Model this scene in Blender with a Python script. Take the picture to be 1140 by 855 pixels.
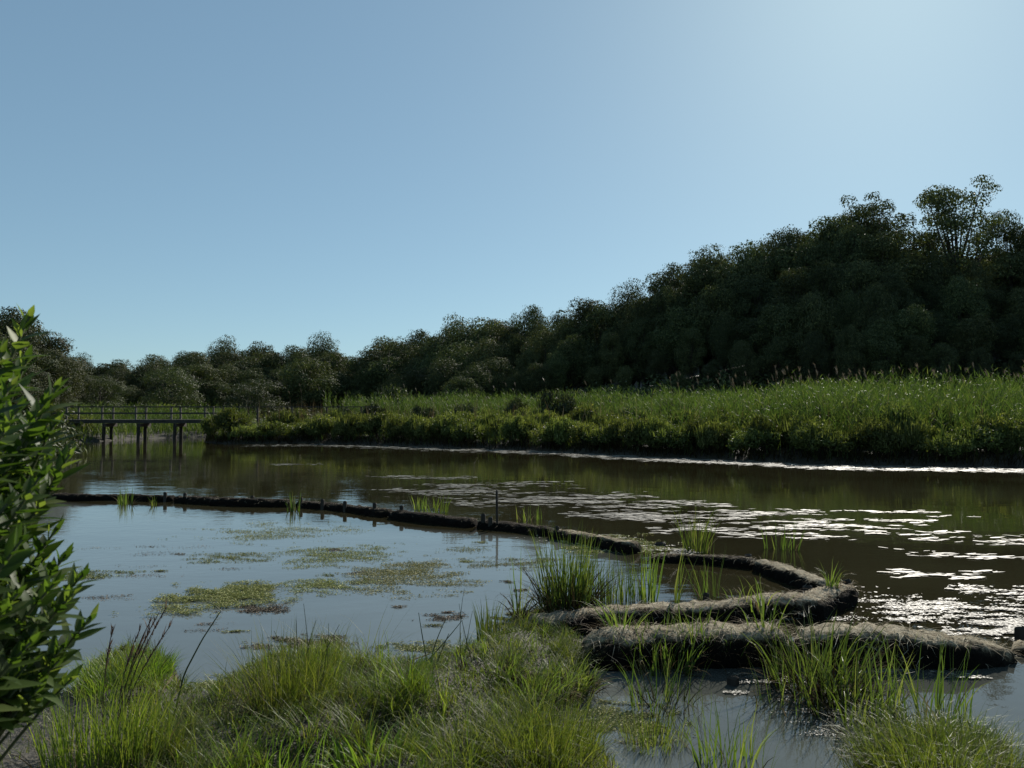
import bpy, math, random
import numpy as np
from mathutils import Vector

# ------------------------------------------------------------------ camera, light
for o in list(bpy.data.objects): bpy.data.objects.remove(o)
S = bpy.context.scene
COL = S.collection
R = math.radians
F = 870.0                 # focal length in photo pixels (1140 wide)
H = 1.9                   # eye above the water
PITCH = math.atan(32.5/F)

cam = bpy.data.cameras.new("camera")
cam.sensor_width = 36; cam.lens = 36*F/1140
cam.clip_start = 0.05; cam.clip_end = 6000
cam.dof.use_dof = True; cam.dof.focus_distance = 11; cam.dof.aperture_fstop = 11
camo = bpy.data.objects.new("camera", cam); COL.objects.link(camo)
camo.location = (0, 0, H); camo.rotation_euler = (math.pi/2 + PITCH, 0, 0)
S.camera = camo

SUN_EL, SUN_AZ = R(31), R(27)
w = bpy.data.worlds.new("World"); S.world = w; w.use_nodes = True
nt = w.node_tree; nt.nodes.clear()
sk = nt.nodes.new('ShaderNodeTexSky'); sk.sky_type = 'NISHITA'; sk.sun_disc = False
sk.sun_elevation = SUN_EL; sk.sun_rotation = SUN_AZ
sk.air_density = 0.8; sk.dust_density = 0.35; sk.ozone_density = 1.0; sk.altitude = 0
bg = nt.nodes.new('ShaderNodeBackground'); bg.inputs[1].default_value = 0.08
ow = nt.nodes.new('ShaderNodeOutputWorld')
gm = nt.nodes.new('ShaderNodeGamma'); gm.inputs[1].default_value = .55      # evens the sky out as the phone's tone curve does
ti = nt.nodes.new('ShaderNodeMix'); ti.data_type = 'RGBA'; ti.blend_type = 'MULTIPLY'; ti.inputs[0].default_value = 1
ti.inputs[7].default_value = (1.50, 2.02, 2.20, 1)
nt.links.new(sk.outputs[0], gm.inputs[0]); nt.links.new(gm.outputs[0], ti.inputs[6]); nt.links.new(ti.outputs[2], bg.inputs[0]); nt.links.new(bg.outputs[0], ow.inputs[0])
sd = bpy.data.lights.new("sun", 'SUN'); sd.energy = 4.8; sd.angle = R(0.6); sd.color = (1, .94, .84)
so = bpy.data.objects.new("sun", sd); COL.objects.link(so)
sv = Vector((math.sin(SUN_AZ)*math.cos(SUN_EL), math.cos(SUN_AZ)*math.cos(SUN_EL), math.sin(SUN_EL)))
so.rotation_euler = (-sv).to_track_quat('-Z', 'Y').to_euler(); so.location = (20, 30, 40)
S.view_settings.view_transform = 'Standard'; S.view_settings.look = 'None'
S.view_settings.exposure = 0.33; S.view_settings.gamma = 1.0
S.view_settings.use_curve_mapping = False

# ------------------------------------------------------------------ helpers
rng = np.random.default_rng(7)
random.seed(7)

def at(px, py, z=0.0):
    """world point where the photo's pixel meets height z"""
    xc, zc = (px-570)/F, (427.5-py)/F
    d = np.array([xc, math.cos(PITCH)-zc*math.sin(PITCH), math.sin(PITCH)+zc*math.cos(PITCH)])
    t = (z-H)/d[2]
    return np.array([0, 0, H]) + d*t

def atd(px, py, Y):
    """world point on the photo's pixel at distance Y ahead"""
    xc, zc = (px-570)/F, (427.5-py)/F
    d = np.array([xc, math.cos(PITCH)-zc*math.sin(PITCH), math.sin(PITCH)+zc*math.cos(PITCH)])
    return np.array([0, 0, H]) + d*(Y/d[1])

class MB:
    """collects vertices and faces, then links them as one mesh object"""
    def __init__(s): s.v = []; s.f = {}; s.n = 0
    def add(s, v, f):
        v = np.asarray(v, float).reshape(-1, 3); f = np.asarray(f, int)
        s.v.append(v); s.f.setdefault(f.shape[1], []).append(f + s.n); s.n += len(v)
    def mesh(s, name, mat, smooth=False):
        me = bpy.data.meshes.new(name)
        V = np.concatenate(s.v); me.vertices.add(len(V)); me.vertices.foreach_set('co', V.astype(np.float32).ravel())
        loops = []; tot = []
        for k, fl in s.f.items():
            a = np.concatenate(fl); loops.append(a.ravel()); tot.append(np.full(len(a), k))
        loops = np.concatenate(loops); tot = np.concatenate(tot)
        me.loops.add(len(loops)); me.loops.foreach_set('vertex_index', loops.astype(np.int32))
        me.polygons.add(len(tot)); st = np.concatenate([[0], np.cumsum(tot)[:-1]])
        me.polygons.foreach_set('loop_start', st.astype(np.int32))
        me.polygons.foreach_set('use_smooth', np.full(len(tot), smooth))
        me.update(calc_edges=True); me.validate()
        if mat: me.materials.append(mat)
        return me
    def build(s, name, mat, parent=None, smooth=False):
        return link(name, s.mesh(name, mat, smooth), parent)

def link(name, me, parent=None):
    o = bpy.data.objects.new(name, me); COL.objects.link(o)
    if parent: o.parent = parent
    return o

def tag(o, label=None, cat=None, group=None, kind=None):
    if label: o['label'] = label
    if cat: o['category'] = cat
    if group: o['group'] = group
    if kind: o['kind'] = kind
    return o

def empty(name, loc, label, cat, group=None, rz=0, sc=1):
    o = bpy.data.objects.new(name, None); COL.objects.link(o)
    o.empty_display_size = .2
    o.location = tuple(float(c) for c in loc); o.rotation_euler = (0, 0, rz)
    o.scale = sc if hasattr(sc, '__len__') else (sc, sc, sc)
    return tag(o, label, cat, group)

def tube(mb, pts, rad, n=8, cap=True):
    pts = np.asarray(pts, float); rad = np.broadcast_to(np.asarray(rad, float), (len(pts),))
    t = np.gradient(pts, axis=0); t /= np.linalg.norm(t, axis=1)[:, None] + 1e-9
    ref = np.array([0, 0, 1.]) if abs(t[:, 2]).mean() < .8 else np.array([1., 0, 0])
    a = np.cross(t, ref); a /= np.linalg.norm(a, axis=1)[:, None] + 1e-9
    b = np.cross(a, t)
    th = np.linspace(0, 2*np.pi, n, endpoint=False)
    V = pts[:, None] + rad[:, None, None]*(np.cos(th)[None, :, None]*a[:, None] + np.sin(th)[None, :, None]*b[:, None])
    m = len(pts); i = np.arange(m-1)[:, None]*n; j = np.arange(n)[None]
    f = np.stack([i+j, i+(j+1) % n, i+n+(j+1) % n, i+n+j], -1).reshape(-1, 4)
    k = mb.n
    mb.add(V, f)
    if cap:
        mb.f.setdefault(n, []).append(np.array([np.arange(n)[::-1]])+k)
        mb.f.setdefault(n, []).append(np.array([np.arange(n)])+k+(m-1)*n)

def box(mb, lo, hi):
    x0, y0, z0 = lo; x1, y1, z1 = hi
    v = [(x0,y0,z0),(x1,y0,z0),(x1,y1,z0),(x0,y1,z0),(x0,y0,z1),(x1,y0,z1),(x1,y1,z1),(x0,y1,z1)]
    mb.add(v, [(0,3,2,1),(4,5,6,7),(0,1,5,4),(1,2,6,5),(2,3,7,6),(3,0,4,7)])

def ribbons(mb, base, az, lean, length, width, droop, segs=4, twist=None, taper=.8, wig=0.0):
    """N blades: base points, heading, start lean from vertical, length, width, extra bend at the tip"""
    N = len(base); az = np.broadcast_to(az, N); lean = np.broadcast_to(lean, N); droop = np.broadcast_to(droop, N)
    length = np.broadcast_to(length, N); width = np.broadcast_to(width, N)
    hd = np.stack([np.cos(az), np.sin(az), np.zeros(N)], 1)
    tw = (az + np.pi/2 if twist is None else twist)
    wd = np.stack([np.cos(tw), np.sin(tw), np.zeros(N)], 1)
    p = base.copy(); V = np.zeros((N, segs+1, 2, 3))
    for k in range(segs+1):
        t = k/segs
        wk = width*.5*(np.clip(1-t, 0, 1)**taper)*(1 if k else .7) + 1e-4
        V[:, k, 0] = p - wd*wk[:, None]; V[:, k, 1] = p + wd*wk[:, None]
        a = lean + droop*(t+.5/segs)**1.6
        st = length/segs
        p = p + (np.sin(a)*st)[:, None]*hd; p[:, 2] += np.cos(a)*st
        if wig: p[:, :2] += rng.normal(0, wig, (N, 2))*st[:, None]
    b = (np.arange(N)*(segs+1)*2)[:, None]; k = (np.arange(segs)*2)[None]
    f = np.stack([b+k, b+k+1, b+k+3, b+k+2], -1).reshape(-1, 4)
    mb.add(V, f)

def leafquads(mb, c, nrm, size, asp=.55):
    """N diamond leaves lying across the given normals"""
    N = len(c); nrm = nrm/(np.linalg.norm(nrm, axis=1)[:, None]+1e-9)
    r = rng.normal(size=(N, 3)); u = np.cross(nrm, r); u /= np.linalg.norm(u, axis=1)[:, None]+1e-9
    v = np.cross(nrm, u); size = np.broadcast_to(size, N)[:, None]
    bend = nrm*size*.12
    V = np.stack([c-u*size*.5, c+v*size*.5*asp-u*size*.05+bend, c+u*size*.5, c-v*size*.5*asp-u*size*.05+bend], 1)
    mb.add(V, np.arange(N*4).reshape(-1, 4))

def bez(p0, p1, p2, n):
    t = np.linspace(0, 1, n)[:, None]
    return (1-t)**2*np.asarray(p0) + 2*t*(1-t)*np.asarray(p1) + t*t*np.asarray(p2)

def fbm(x, y, s=1.0, seed=0):
    o = 0; a = 1.0
    for k in range(4):
        q = seed*1.7+k*2.1
        o = o + a*np.sin(x*s*1.13+q+1.7*np.sin(y*s*.71+q))*np.cos(y*s*.97-q*1.3+1.3*np.sin(x*s*.83-q)); a *= .5; s *= 2.07
    return o

# ------------------------------------------------------------------ materials
def mat(name):
    m = bpy.data.materials.new(name); m.use_nodes = True
    return m, m.node_tree, m.node_tree.nodes['Principled BSDF']

def ramp(n, stops):
    r = n.nodes.new('ShaderNodeValToRGB'); e = r.color_ramp.elements
    while len(e) < len(stops): e.new(.5)
    for el, (p, c) in zip(e, stops): el.position = p; el.color = (*c, 1)
    return r

def leaf_mat(name, c0, c1, c2=None, trans=.4, rough=.5, spec=.35, objvar=.32, tcol=(1.15, 1.25, .5)):
    m, n, b = mat(name); L = n.links
    g = n.nodes.new('ShaderNodeNewGeometry'); oi = n.nodes.new('ShaderNodeObjectInfo')
    st = [(0, c0), (.75, c1)] + ([(1, c2)] if c2 else [])
    rp = ramp(n, st); L.new(g.outputs['Random Per Island'], rp.inputs[0])
    hv = n.nodes.new('ShaderNodeHueSaturation')
    mr = n.nodes.new('ShaderNodeMapRange'); mr.inputs[3].default_value = 1-objvar; mr.inputs[4].default_value = 1+objvar
    L.new(oi.outputs['Random'], mr.inputs[0]); L.new(mr.outputs[0], hv.inputs['Value'])
    mh = n.nodes.new('ShaderNodeMapRange'); mh.inputs[3].default_value = .485; mh.inputs[4].default_value = .512
    mu = n.nodes.new('ShaderNodeMath'); mu.operation = 'FRACT'; m2 = n.nodes.new('ShaderNodeMath'); m2.operation = 'MULTIPLY'; m2.inputs[1].default_value = 7.3
    L.new(oi.outputs['Random'], m2.inputs[0]); L.new(m2.outputs[0], mu.inputs[0]); L.new(mu.outputs[0], mh.inputs[0]); L.new(mh.outputs[0], hv.inputs['Hue'])
    L.new(rp.outputs[0], hv.inputs['Color'])
    L.new(hv.outputs[0], b.inputs['Base Color'])
    b.inputs['Roughness'].default_value = rough; b.inputs['Specular IOR Level'].default_value = spec
    tr = n.nodes.new('ShaderNodeBsdfTranslucent')
    mx = n.nodes.new('ShaderNodeMix'); mx.data_type = 'RGBA'; mx.blend_type = 'MULTIPLY'; mx.inputs[0].default_value = 1
    L.new(hv.outputs[0], mx.inputs[6]); mx.inputs[7].default_value = (*tcol, 1); L.new(mx.outputs[2], tr.inputs[0])
    ms = n.nodes.new('ShaderNodeMixShader'); ms.inputs[0].default_value = trans
    L.new(b.outputs[0], ms.inputs[1]); L.new(tr.outputs[0], ms.inputs[2])
    L.new(ms.outputs[0], n.nodes['Material Output'].inputs[0])
    return m

def rough_mat(name, stops, scale=6, rough=.9, bump=.02, detail=8, spec=.2, stretch=None):
    m, n, b = mat(name); L = n.links
    tc = n.nodes.new('ShaderNodeTexCoord'); mp = n.nodes.new('ShaderNodeMapping')
    if stretch: mp.inputs['Scale'].default_value = stretch
    no = n.nodes.new('ShaderNodeTexNoise'); no.inputs['Scale'].default_value = scale; no.inputs['Detail'].default_value = detail
    L.new(tc.outputs['Object'], mp.inputs[0]); L.new(mp.outputs[0], no.inputs[0])
    rp = ramp(n, stops); L.new(no.outputs[0], rp.inputs[0]); L.new(rp.outputs[0], b.inputs['Base Color'])
    b.inputs['Roughness'].default_value = rough; b.inputs['Specular IOR Level'].default_value = spec
    bp = n.nodes.new('ShaderNodeBump'); bp.inputs['Distance'].default_value = bump
    L.new(no.outputs[0], bp.inputs['Height']); L.new(bp.outputs[0], b.inputs['Normal'])
    return m

M = {}
M['oak'] = leaf_mat('oak_leaves', (.030, .041, .016), (.064, .078, .028), (.14, .15, .056), trans=.22, spec=.25, rough=.6, tcol=(1.1, 1.1, .6))
M['oak2'] = leaf_mat('maple_leaves', (.031, .042, .016), (.070, .084, .029), (.15, .155, .06), trans=.26, spec=.25, rough=.6, tcol=(1.1, 1.15, .6))
M['pale'] = leaf_mat('willow_leaves', (.036, .046, .019), (.068, .082, .033), (.105, .115, .05), trans=.3)
M['shrub'] = leaf_mat('marsh_shrub_leaves', (.055, .072, .022), (.12, .14, .043), (.21, .215, .085), trans=.42, spec=.2)
M['cedar'] = leaf_mat('dark_shrub_leaves', (.03, .042, .018), (.06, .075, .03), (.10, .11, .05), trans=.25)
M['reed'] = leaf_mat('reed_leaves', (.034, .056, .016), (.066, .104, .027), (.13, .145, .055), trans=.46, spec=.12, tcol=(1.1, 1.15, .55))
M['plume'] = leaf_mat('reed_plumes', (.09, .072, .055), (.17, .14, .10), trans=.3, tcol=(1, .95, .85))
M['cord'] = leaf_mat('cordgrass_blades', (.05, .082, .02), (.115, .16, .042), (.22, .23, .09), trans=.48)
M['fine'] = leaf_mat('fine_grass_blades', (.055, .078, .016), (.12, .145, .028), (.22, .215, .07), trans=.48)
M['lush'] = leaf_mat('lush_grass_blades', (.06, .10, .018), (.13, .185, .03), (.23, .25, .065), trans=.5)
M['moss'] = leaf_mat('mossy_leaves', (.07, .10, .02), (.15, .18, .035), (.25, .25, .07), trans=.35, spec=.15)
M['rush'] = leaf_mat('rush_stalks', (.03, .045, .015), (.06, .075, .025), trans=.1)
M['straw'] = leaf_mat('dead_straw', (.065, .05, .028), (.16, .125, .065), (.30, .25, .15), trans=.25, tcol=(1, .95, .8), rough=.85, spec=.1)
M['coir_straw'] = leaf_mat('coir_straw', (.20, .165, .11), (.40, .345, .25), (.58, .52, .40), trans=.15, rough=.9, spec=.05, tcol=(1, .95, .85))
M['thatch'] = leaf_mat('dark_thatch', (.020, .015, .007), (.055, .042, .019), (.11, .085, .04), trans=.1, tcol=(1, .95, .8), rough=1, spec=.05)
M['russet'] = leaf_mat('russet_seedhead', (.07, .04, .03), (.14, .09, .07), trans=.25, tcol=(1, .9, .8))
M['bush'] = leaf_mat('shrub_leaves', (.03, .06, .016), (.085, .135, .034), (.18, .215, .08), trans=.52, rough=.5, spec=.3, tcol=(1.2, 1.35, .4))
M['stem'] = rough_mat('shrub_stem', [(.3, (.06, .08, .03)), (.7, (.12, .12, .06))], 20, .7, .003)
M['bark'] = rough_mat('bark', [(.3, (.03, .025, .02)), (.7, (.08, .07, .055))], 5, .95, .03, stretch=(1, 1, .25))
M['railwood'] = rough_mat('dark_rail_wood', [(.3, (.03, .027, .022)), (.7, (.08, .07, .06))], 6, .85, .004, stretch=(.3, 3, 3))
M['wood'] = rough_mat('weathered_wood', [(.3, (.07, .063, .052)), (.7, (.17, .155, .13))], 6, .85, .004, stretch=(.3, 3, 3))
M['darkwood'] = rough_mat('wet_wood', [(.3, (.02, .017, .013)), (.7, (.06, .05, .04))], 12, .7, .005, stretch=(1, 1, .3))
M['alg_green'] = leaf_mat('green_algae', (.13, .15, .055), (.27, .29, .10), (.42, .42, .19), trans=.15, rough=.7, spec=.2, tcol=(1, 1, .6))
M['alg_tan'] = leaf_mat('tan_algae', (.14, .145, .06), (.29, .29, .115), (.45, .43, .22), trans=.15, rough=.7, spec=.2, tcol=(1, 1, .7))
M['alg_brown'] = leaf_mat('brown_algae', (.11, .085, .06), (.22, .175, .12), (.32, .26, .18), trans=.1, rough=.7, spec=.2, tcol=(1, .9, .7))
M['scum'] = leaf_mat('pale_scum', (.14, .13, .10), (.25, .235, .19), (.40, .38, .32), trans=.1, rough=.55, spec=.35, tcol=(1, 1, .8))

# coir: matted fibre, dark where wet, straw-pale on top: drying plus painted-in sunlight
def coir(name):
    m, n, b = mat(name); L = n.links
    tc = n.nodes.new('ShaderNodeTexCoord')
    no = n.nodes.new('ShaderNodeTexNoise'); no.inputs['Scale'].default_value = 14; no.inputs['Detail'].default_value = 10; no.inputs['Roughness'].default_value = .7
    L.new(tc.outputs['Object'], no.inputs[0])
    at_ = n.nodes.new('ShaderNodeAttribute'); at_.attribute_name = 'dry'  # also carries the sunlit paleness painted on the log tops
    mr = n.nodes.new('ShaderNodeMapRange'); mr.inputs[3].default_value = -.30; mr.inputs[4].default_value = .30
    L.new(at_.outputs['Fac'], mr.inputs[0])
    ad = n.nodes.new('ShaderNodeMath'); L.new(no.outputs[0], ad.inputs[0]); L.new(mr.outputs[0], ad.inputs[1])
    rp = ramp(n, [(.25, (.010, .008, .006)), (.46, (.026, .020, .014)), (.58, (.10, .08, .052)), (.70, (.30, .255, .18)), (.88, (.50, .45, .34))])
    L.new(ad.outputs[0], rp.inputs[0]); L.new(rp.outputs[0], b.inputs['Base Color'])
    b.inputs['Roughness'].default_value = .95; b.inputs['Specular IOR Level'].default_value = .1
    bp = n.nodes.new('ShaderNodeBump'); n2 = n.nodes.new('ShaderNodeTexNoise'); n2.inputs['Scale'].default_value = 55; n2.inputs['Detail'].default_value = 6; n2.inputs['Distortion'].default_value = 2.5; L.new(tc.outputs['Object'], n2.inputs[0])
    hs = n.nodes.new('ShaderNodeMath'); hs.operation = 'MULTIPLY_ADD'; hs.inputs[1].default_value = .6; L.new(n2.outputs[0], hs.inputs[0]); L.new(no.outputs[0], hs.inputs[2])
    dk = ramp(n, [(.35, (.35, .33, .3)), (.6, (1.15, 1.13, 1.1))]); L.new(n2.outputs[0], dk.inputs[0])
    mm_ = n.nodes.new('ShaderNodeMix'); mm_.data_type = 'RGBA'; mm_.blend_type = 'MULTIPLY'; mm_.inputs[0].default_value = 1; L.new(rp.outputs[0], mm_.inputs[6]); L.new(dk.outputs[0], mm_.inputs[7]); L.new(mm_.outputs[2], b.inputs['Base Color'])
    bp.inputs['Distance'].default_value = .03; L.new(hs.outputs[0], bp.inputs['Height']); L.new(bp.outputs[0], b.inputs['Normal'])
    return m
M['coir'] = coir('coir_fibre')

def ground_mat():
    m, n, b = mat('muddy_ground'); L = n.links
    tc = n.nodes.new('ShaderNodeTexCoord')
    n1 = n.nodes.new('ShaderNodeTexNoise'); n1.inputs['Scale'].default_value = 2.5; n1.inputs['Detail'].default_value = 10
    n2 = n.nodes.new('ShaderNodeTexNoise'); n2.inputs['Scale'].default_value = 38; n2.inputs['Detail'].default_value = 6
    L.new(tc.outputs['Object'], n1.inputs[0]); L.new(tc.outputs['Object'], n2.inputs[0])
    r1 = ramp(n, [(.3, (.022, .018, .011)), (.55, (.042, .034, .020)), (.75, (.032, .034, .014))])
    r2 = ramp(n, [(.35, (.5, .5, .5)), (.65, (1.3, 1.3, 1.25))])
    L.new(n1.outputs[0], r1.inputs[0]); L.new(n2.outputs[0], r2.inputs[0])
    mx = n.nodes.new('ShaderNodeMix'); mx.data_type = 'RGBA'; mx.blend_type = 'MULTIPLY'; mx.inputs[0].default_value = 1
    L.new(r1.outputs[0], mx.inputs[6]); L.new(r2.outputs[0], mx.inputs[7]); L.new(mx.outputs[2], b.inputs['Base Color'])
    b.inputs['Roughness'].default_value = .75
    bp = n.nodes.new('ShaderNodeBump'); bp.inputs['Distance'].default_value = .03; L.new(n2.outputs[0], bp.inputs['Height']); L.new(bp.outputs[0], b.inputs['Normal'])
    return m
M['ground'] = ground_mat()

def water_mat():
    m, n, b = mat('pond_water'); L = n.links
    tc = n.nodes.new('ShaderNodeTexCoord')
    def noise(scale, det, st):
        mp = n.nodes.new('ShaderNodeMapping'); mp.inputs['Scale'].default_value = st
        t = n.nodes.new('ShaderNodeTexNoise'); t.inputs['Scale'].default_value = scale; t.inputs['Detail'].default_value = det
        L.new(tc.outputs['Object'], mp.inputs[0]); L.new(mp.outputs[0], t.inputs[0]); return t
    big = noise(.25, 3, (1, 1, 1)); rp = noise(7, 3, (.8, 1.2, 1)); sw = noise(1.6, 2, (.7, 1.3, 1))
    cr = ramp(n, [(.35, (.018, .015, .007)), (.65, (.030, .027, .014))]); L.new(big.outputs[0], cr.inputs[0])
    sx = n.nodes.new('ShaderNodeSeparateXYZ'); L.new(tc.outputs['Object'], sx.inputs[0])
    def mth(op, a, b_, cl=False):
        q = n.nodes.new('ShaderNodeMath'); q.operation = op; q.use_clamp = cl
        for i_, v_ in enumerate((a, b_)):
            if isinstance(v_, (int, float)): q.inputs[i_].default_value = v_
            else: L.new(v_, q.inputs[i_])
        return q.outputs[0]
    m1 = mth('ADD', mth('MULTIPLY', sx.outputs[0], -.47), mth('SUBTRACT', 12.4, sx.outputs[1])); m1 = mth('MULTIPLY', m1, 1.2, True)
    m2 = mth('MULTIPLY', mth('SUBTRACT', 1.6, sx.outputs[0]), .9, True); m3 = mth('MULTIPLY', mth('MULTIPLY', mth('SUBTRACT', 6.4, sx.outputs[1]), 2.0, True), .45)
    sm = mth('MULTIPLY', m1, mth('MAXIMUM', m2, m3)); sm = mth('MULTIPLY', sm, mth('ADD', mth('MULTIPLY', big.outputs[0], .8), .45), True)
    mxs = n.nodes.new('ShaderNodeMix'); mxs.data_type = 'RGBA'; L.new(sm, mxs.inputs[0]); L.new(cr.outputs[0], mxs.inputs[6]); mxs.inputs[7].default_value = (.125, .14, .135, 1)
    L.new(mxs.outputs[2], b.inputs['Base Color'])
    b.inputs['Roughness'].default_value = .015; b.inputs['IOR'].default_value = 1.33; b.inputs['Specular IOR Level'].default_value = .5
    mk = ramp(n, [(.4, (.12,)*3), (.7, (.9,)*3)]); L.new(big.outputs[0], mk.inputs[0])
    mu = n.nodes.new('ShaderNodeMath'); mu.operation = 'MULTIPLY'; L.new(rp.outputs[0], mu.inputs[0]); L.new(mk.outputs[0], mu.inputs[1])
    ad = n.nodes.new('ShaderNodeMath'); ad.operation = 'ADD'; L.new(mu.outputs[0], ad.inputs[0]); L.new(sw.outputs[0], ad.inputs[1])
    bp = n.nodes.new('ShaderNodeBump'); bp.inputs['Distance'].default_value = .0035; bp.inputs['Strength'].default_value = 1
    L.new(ad.outputs[0], bp.inputs['Height']); L.new(bp.outputs[0], b.inputs['Normal'])
    return m
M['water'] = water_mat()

# ------------------------------------------------------------------ terrain and water
def P2(pts, z=0.0): return np.array([at(px, py, z)[:2] for px, py in pts])
near_poly = np.concatenate([P2([(-420, 770), (-150, 800), (-20, 806), (60, 790), (92, 768), (100, 738), (140, 724), (188, 735), (205, 765), (236, 772), (262, 752),
    (300, 738), (345, 730), (400, 738), (470, 742), (520, 728), (545, 712), (580, 706), (640, 702), (654, 722), (656, 760), (648, 790), (650, 815), (668, 835), (690, 858), (715, 890),
    (880, 912), (945, 870), (968, 836), (1010, 812), (1080, 812), (1118, 832), (1135, 870), (1260, 890)]), [[9, 2.5], [30, -30], [-30, -30], [-30, 4.5]]])
far_edge_px = [(226, 492), (250, 494), (290, 494), (330, 493), (420, 495), (500, 498), (600, 501), (700, 507), (800, 511), (900, 516), (1000, 518), (1140, 520), (1320, 524)]
fe = P2(far_edge_px)
far_poly = np.concatenate([[[-30, 3000], [-23, 105], [-22, 66], [-21, 56]], fe, [[60, 28], [3000, 26], [3000, 3000]]])
left_poly = np.array([[-28, 51], [-27.5, 57], [-26.5, 60.5], [-23.5, 63], [-21, 64], [-15, 68], [-30, 3000], [-3000, 3000], [-3000, 20], [-60, 22], [-36, 38]], float)

def sdist(px, py, poly):
    """signed distance, positive inside"""
    d = np.full(px.shape, 1e9); ins = np.zeros(px.shape, bool); n = len(poly)
    for i in range(n):
        a = poly[i]; b = poly[(i+1) % n]; e = b-a
        wx, wy = px-a[0], py-a[1]
        t = np.clip((wx*e[0]+wy*e[1])/(e@e+1e-12), 0, 1)
        d = np.minimum(d, np.hypot(wx-e[0]*t, wy-e[1]*t))
        c = ((a[1] > py) != (b[1] > py)); 
        with np.errstate(divide='ignore', invalid='ignore'):
            xi = (b[0]-a[0])*(py-a[1])/(b[1]-a[1])+a[0]
        ins ^= c & (px < xi)
    return np.where(ins, d, -d)

def height(x, y):
    x = np.asarray(x, float); y = np.asarray(y, float)
    sn = sdist(x, y, near_poly)
    hn = np.where(sn > 0, .13*(1-np.exp(-sn*4)) + .06*np.clip(sn, 0, 3) + .06*fbm(x, y, 2.6, 1)*np.clip(sn*4, 0, 1), sn*.5)
    sf = np.maximum(sdist(x, y, far_poly), sdist(x, y, left_poly))
    hf = np.where(sf > 0, .38*(1-np.exp(-sf*2.0)) + .022*np.clip(sf, 0, 25), sf*.6)
    # the wooded bluff on the right, falling away to the left
    hill = np.clip((y-50-np.clip(30-x, 0, 200)*.25)/26, 0, 1)
    hill = hill*hill*(3-2*hill)*np.clip((x+8)/42, 0, 1)**1.2*8.0
    back = np.clip((y-122)/30, 0, 1); back = back*back*(3-2*back)*(9.0+14*np.clip((x+12)/45, 0, 1))       # low wooded rise behind everything
    h = np.maximum(np.maximum(hn, hf), -.55)
    return h + np.where(sf > 0, np.maximum(hill, back), 0)

def axis(segs):
    a = []
    for lo, hi, st in segs: a += list(np.arange(lo, hi-1e-6, st))
    return np.array(a)
xa = np.concatenate([-np.geomspace(2500, 60, 16), axis([(-59, -7, 1.0), (-7, 7, .13), (7, 70, 1.1)]), np.geomspace(71, 2500, 16)])
ya = np.concatenate([[-60, -25, -10, -4], axis([(-2, 2.6, .4), (2.6, 9, .13), (9, 24, .9), (24, 76, .7), (76, 160, 2.5)]), np.geomspace(161, 3500, 16)])
X, Y = np.meshgrid(xa, ya); Z = height(X, Y)
mb = MB(); nx, ny = len(xa), len(ya)
i = np.arange(ny-1)[:, None]*nx; j = np.arange(nx-1)[None]
mb.add(np.stack([X, Y, Z], -1), np.stack([i+j, i+j+1, i+j+nx+1, i+j+nx], -1).reshape(-1, 4))
tag(mb.build('ground', M['ground'], smooth=True), kind='structure')
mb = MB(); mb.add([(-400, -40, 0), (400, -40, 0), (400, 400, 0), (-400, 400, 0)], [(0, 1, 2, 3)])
tag(mb.build('pond_water', M['water']), 'still dark pond water mirroring sky and reeds', None, kind='structure')

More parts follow.
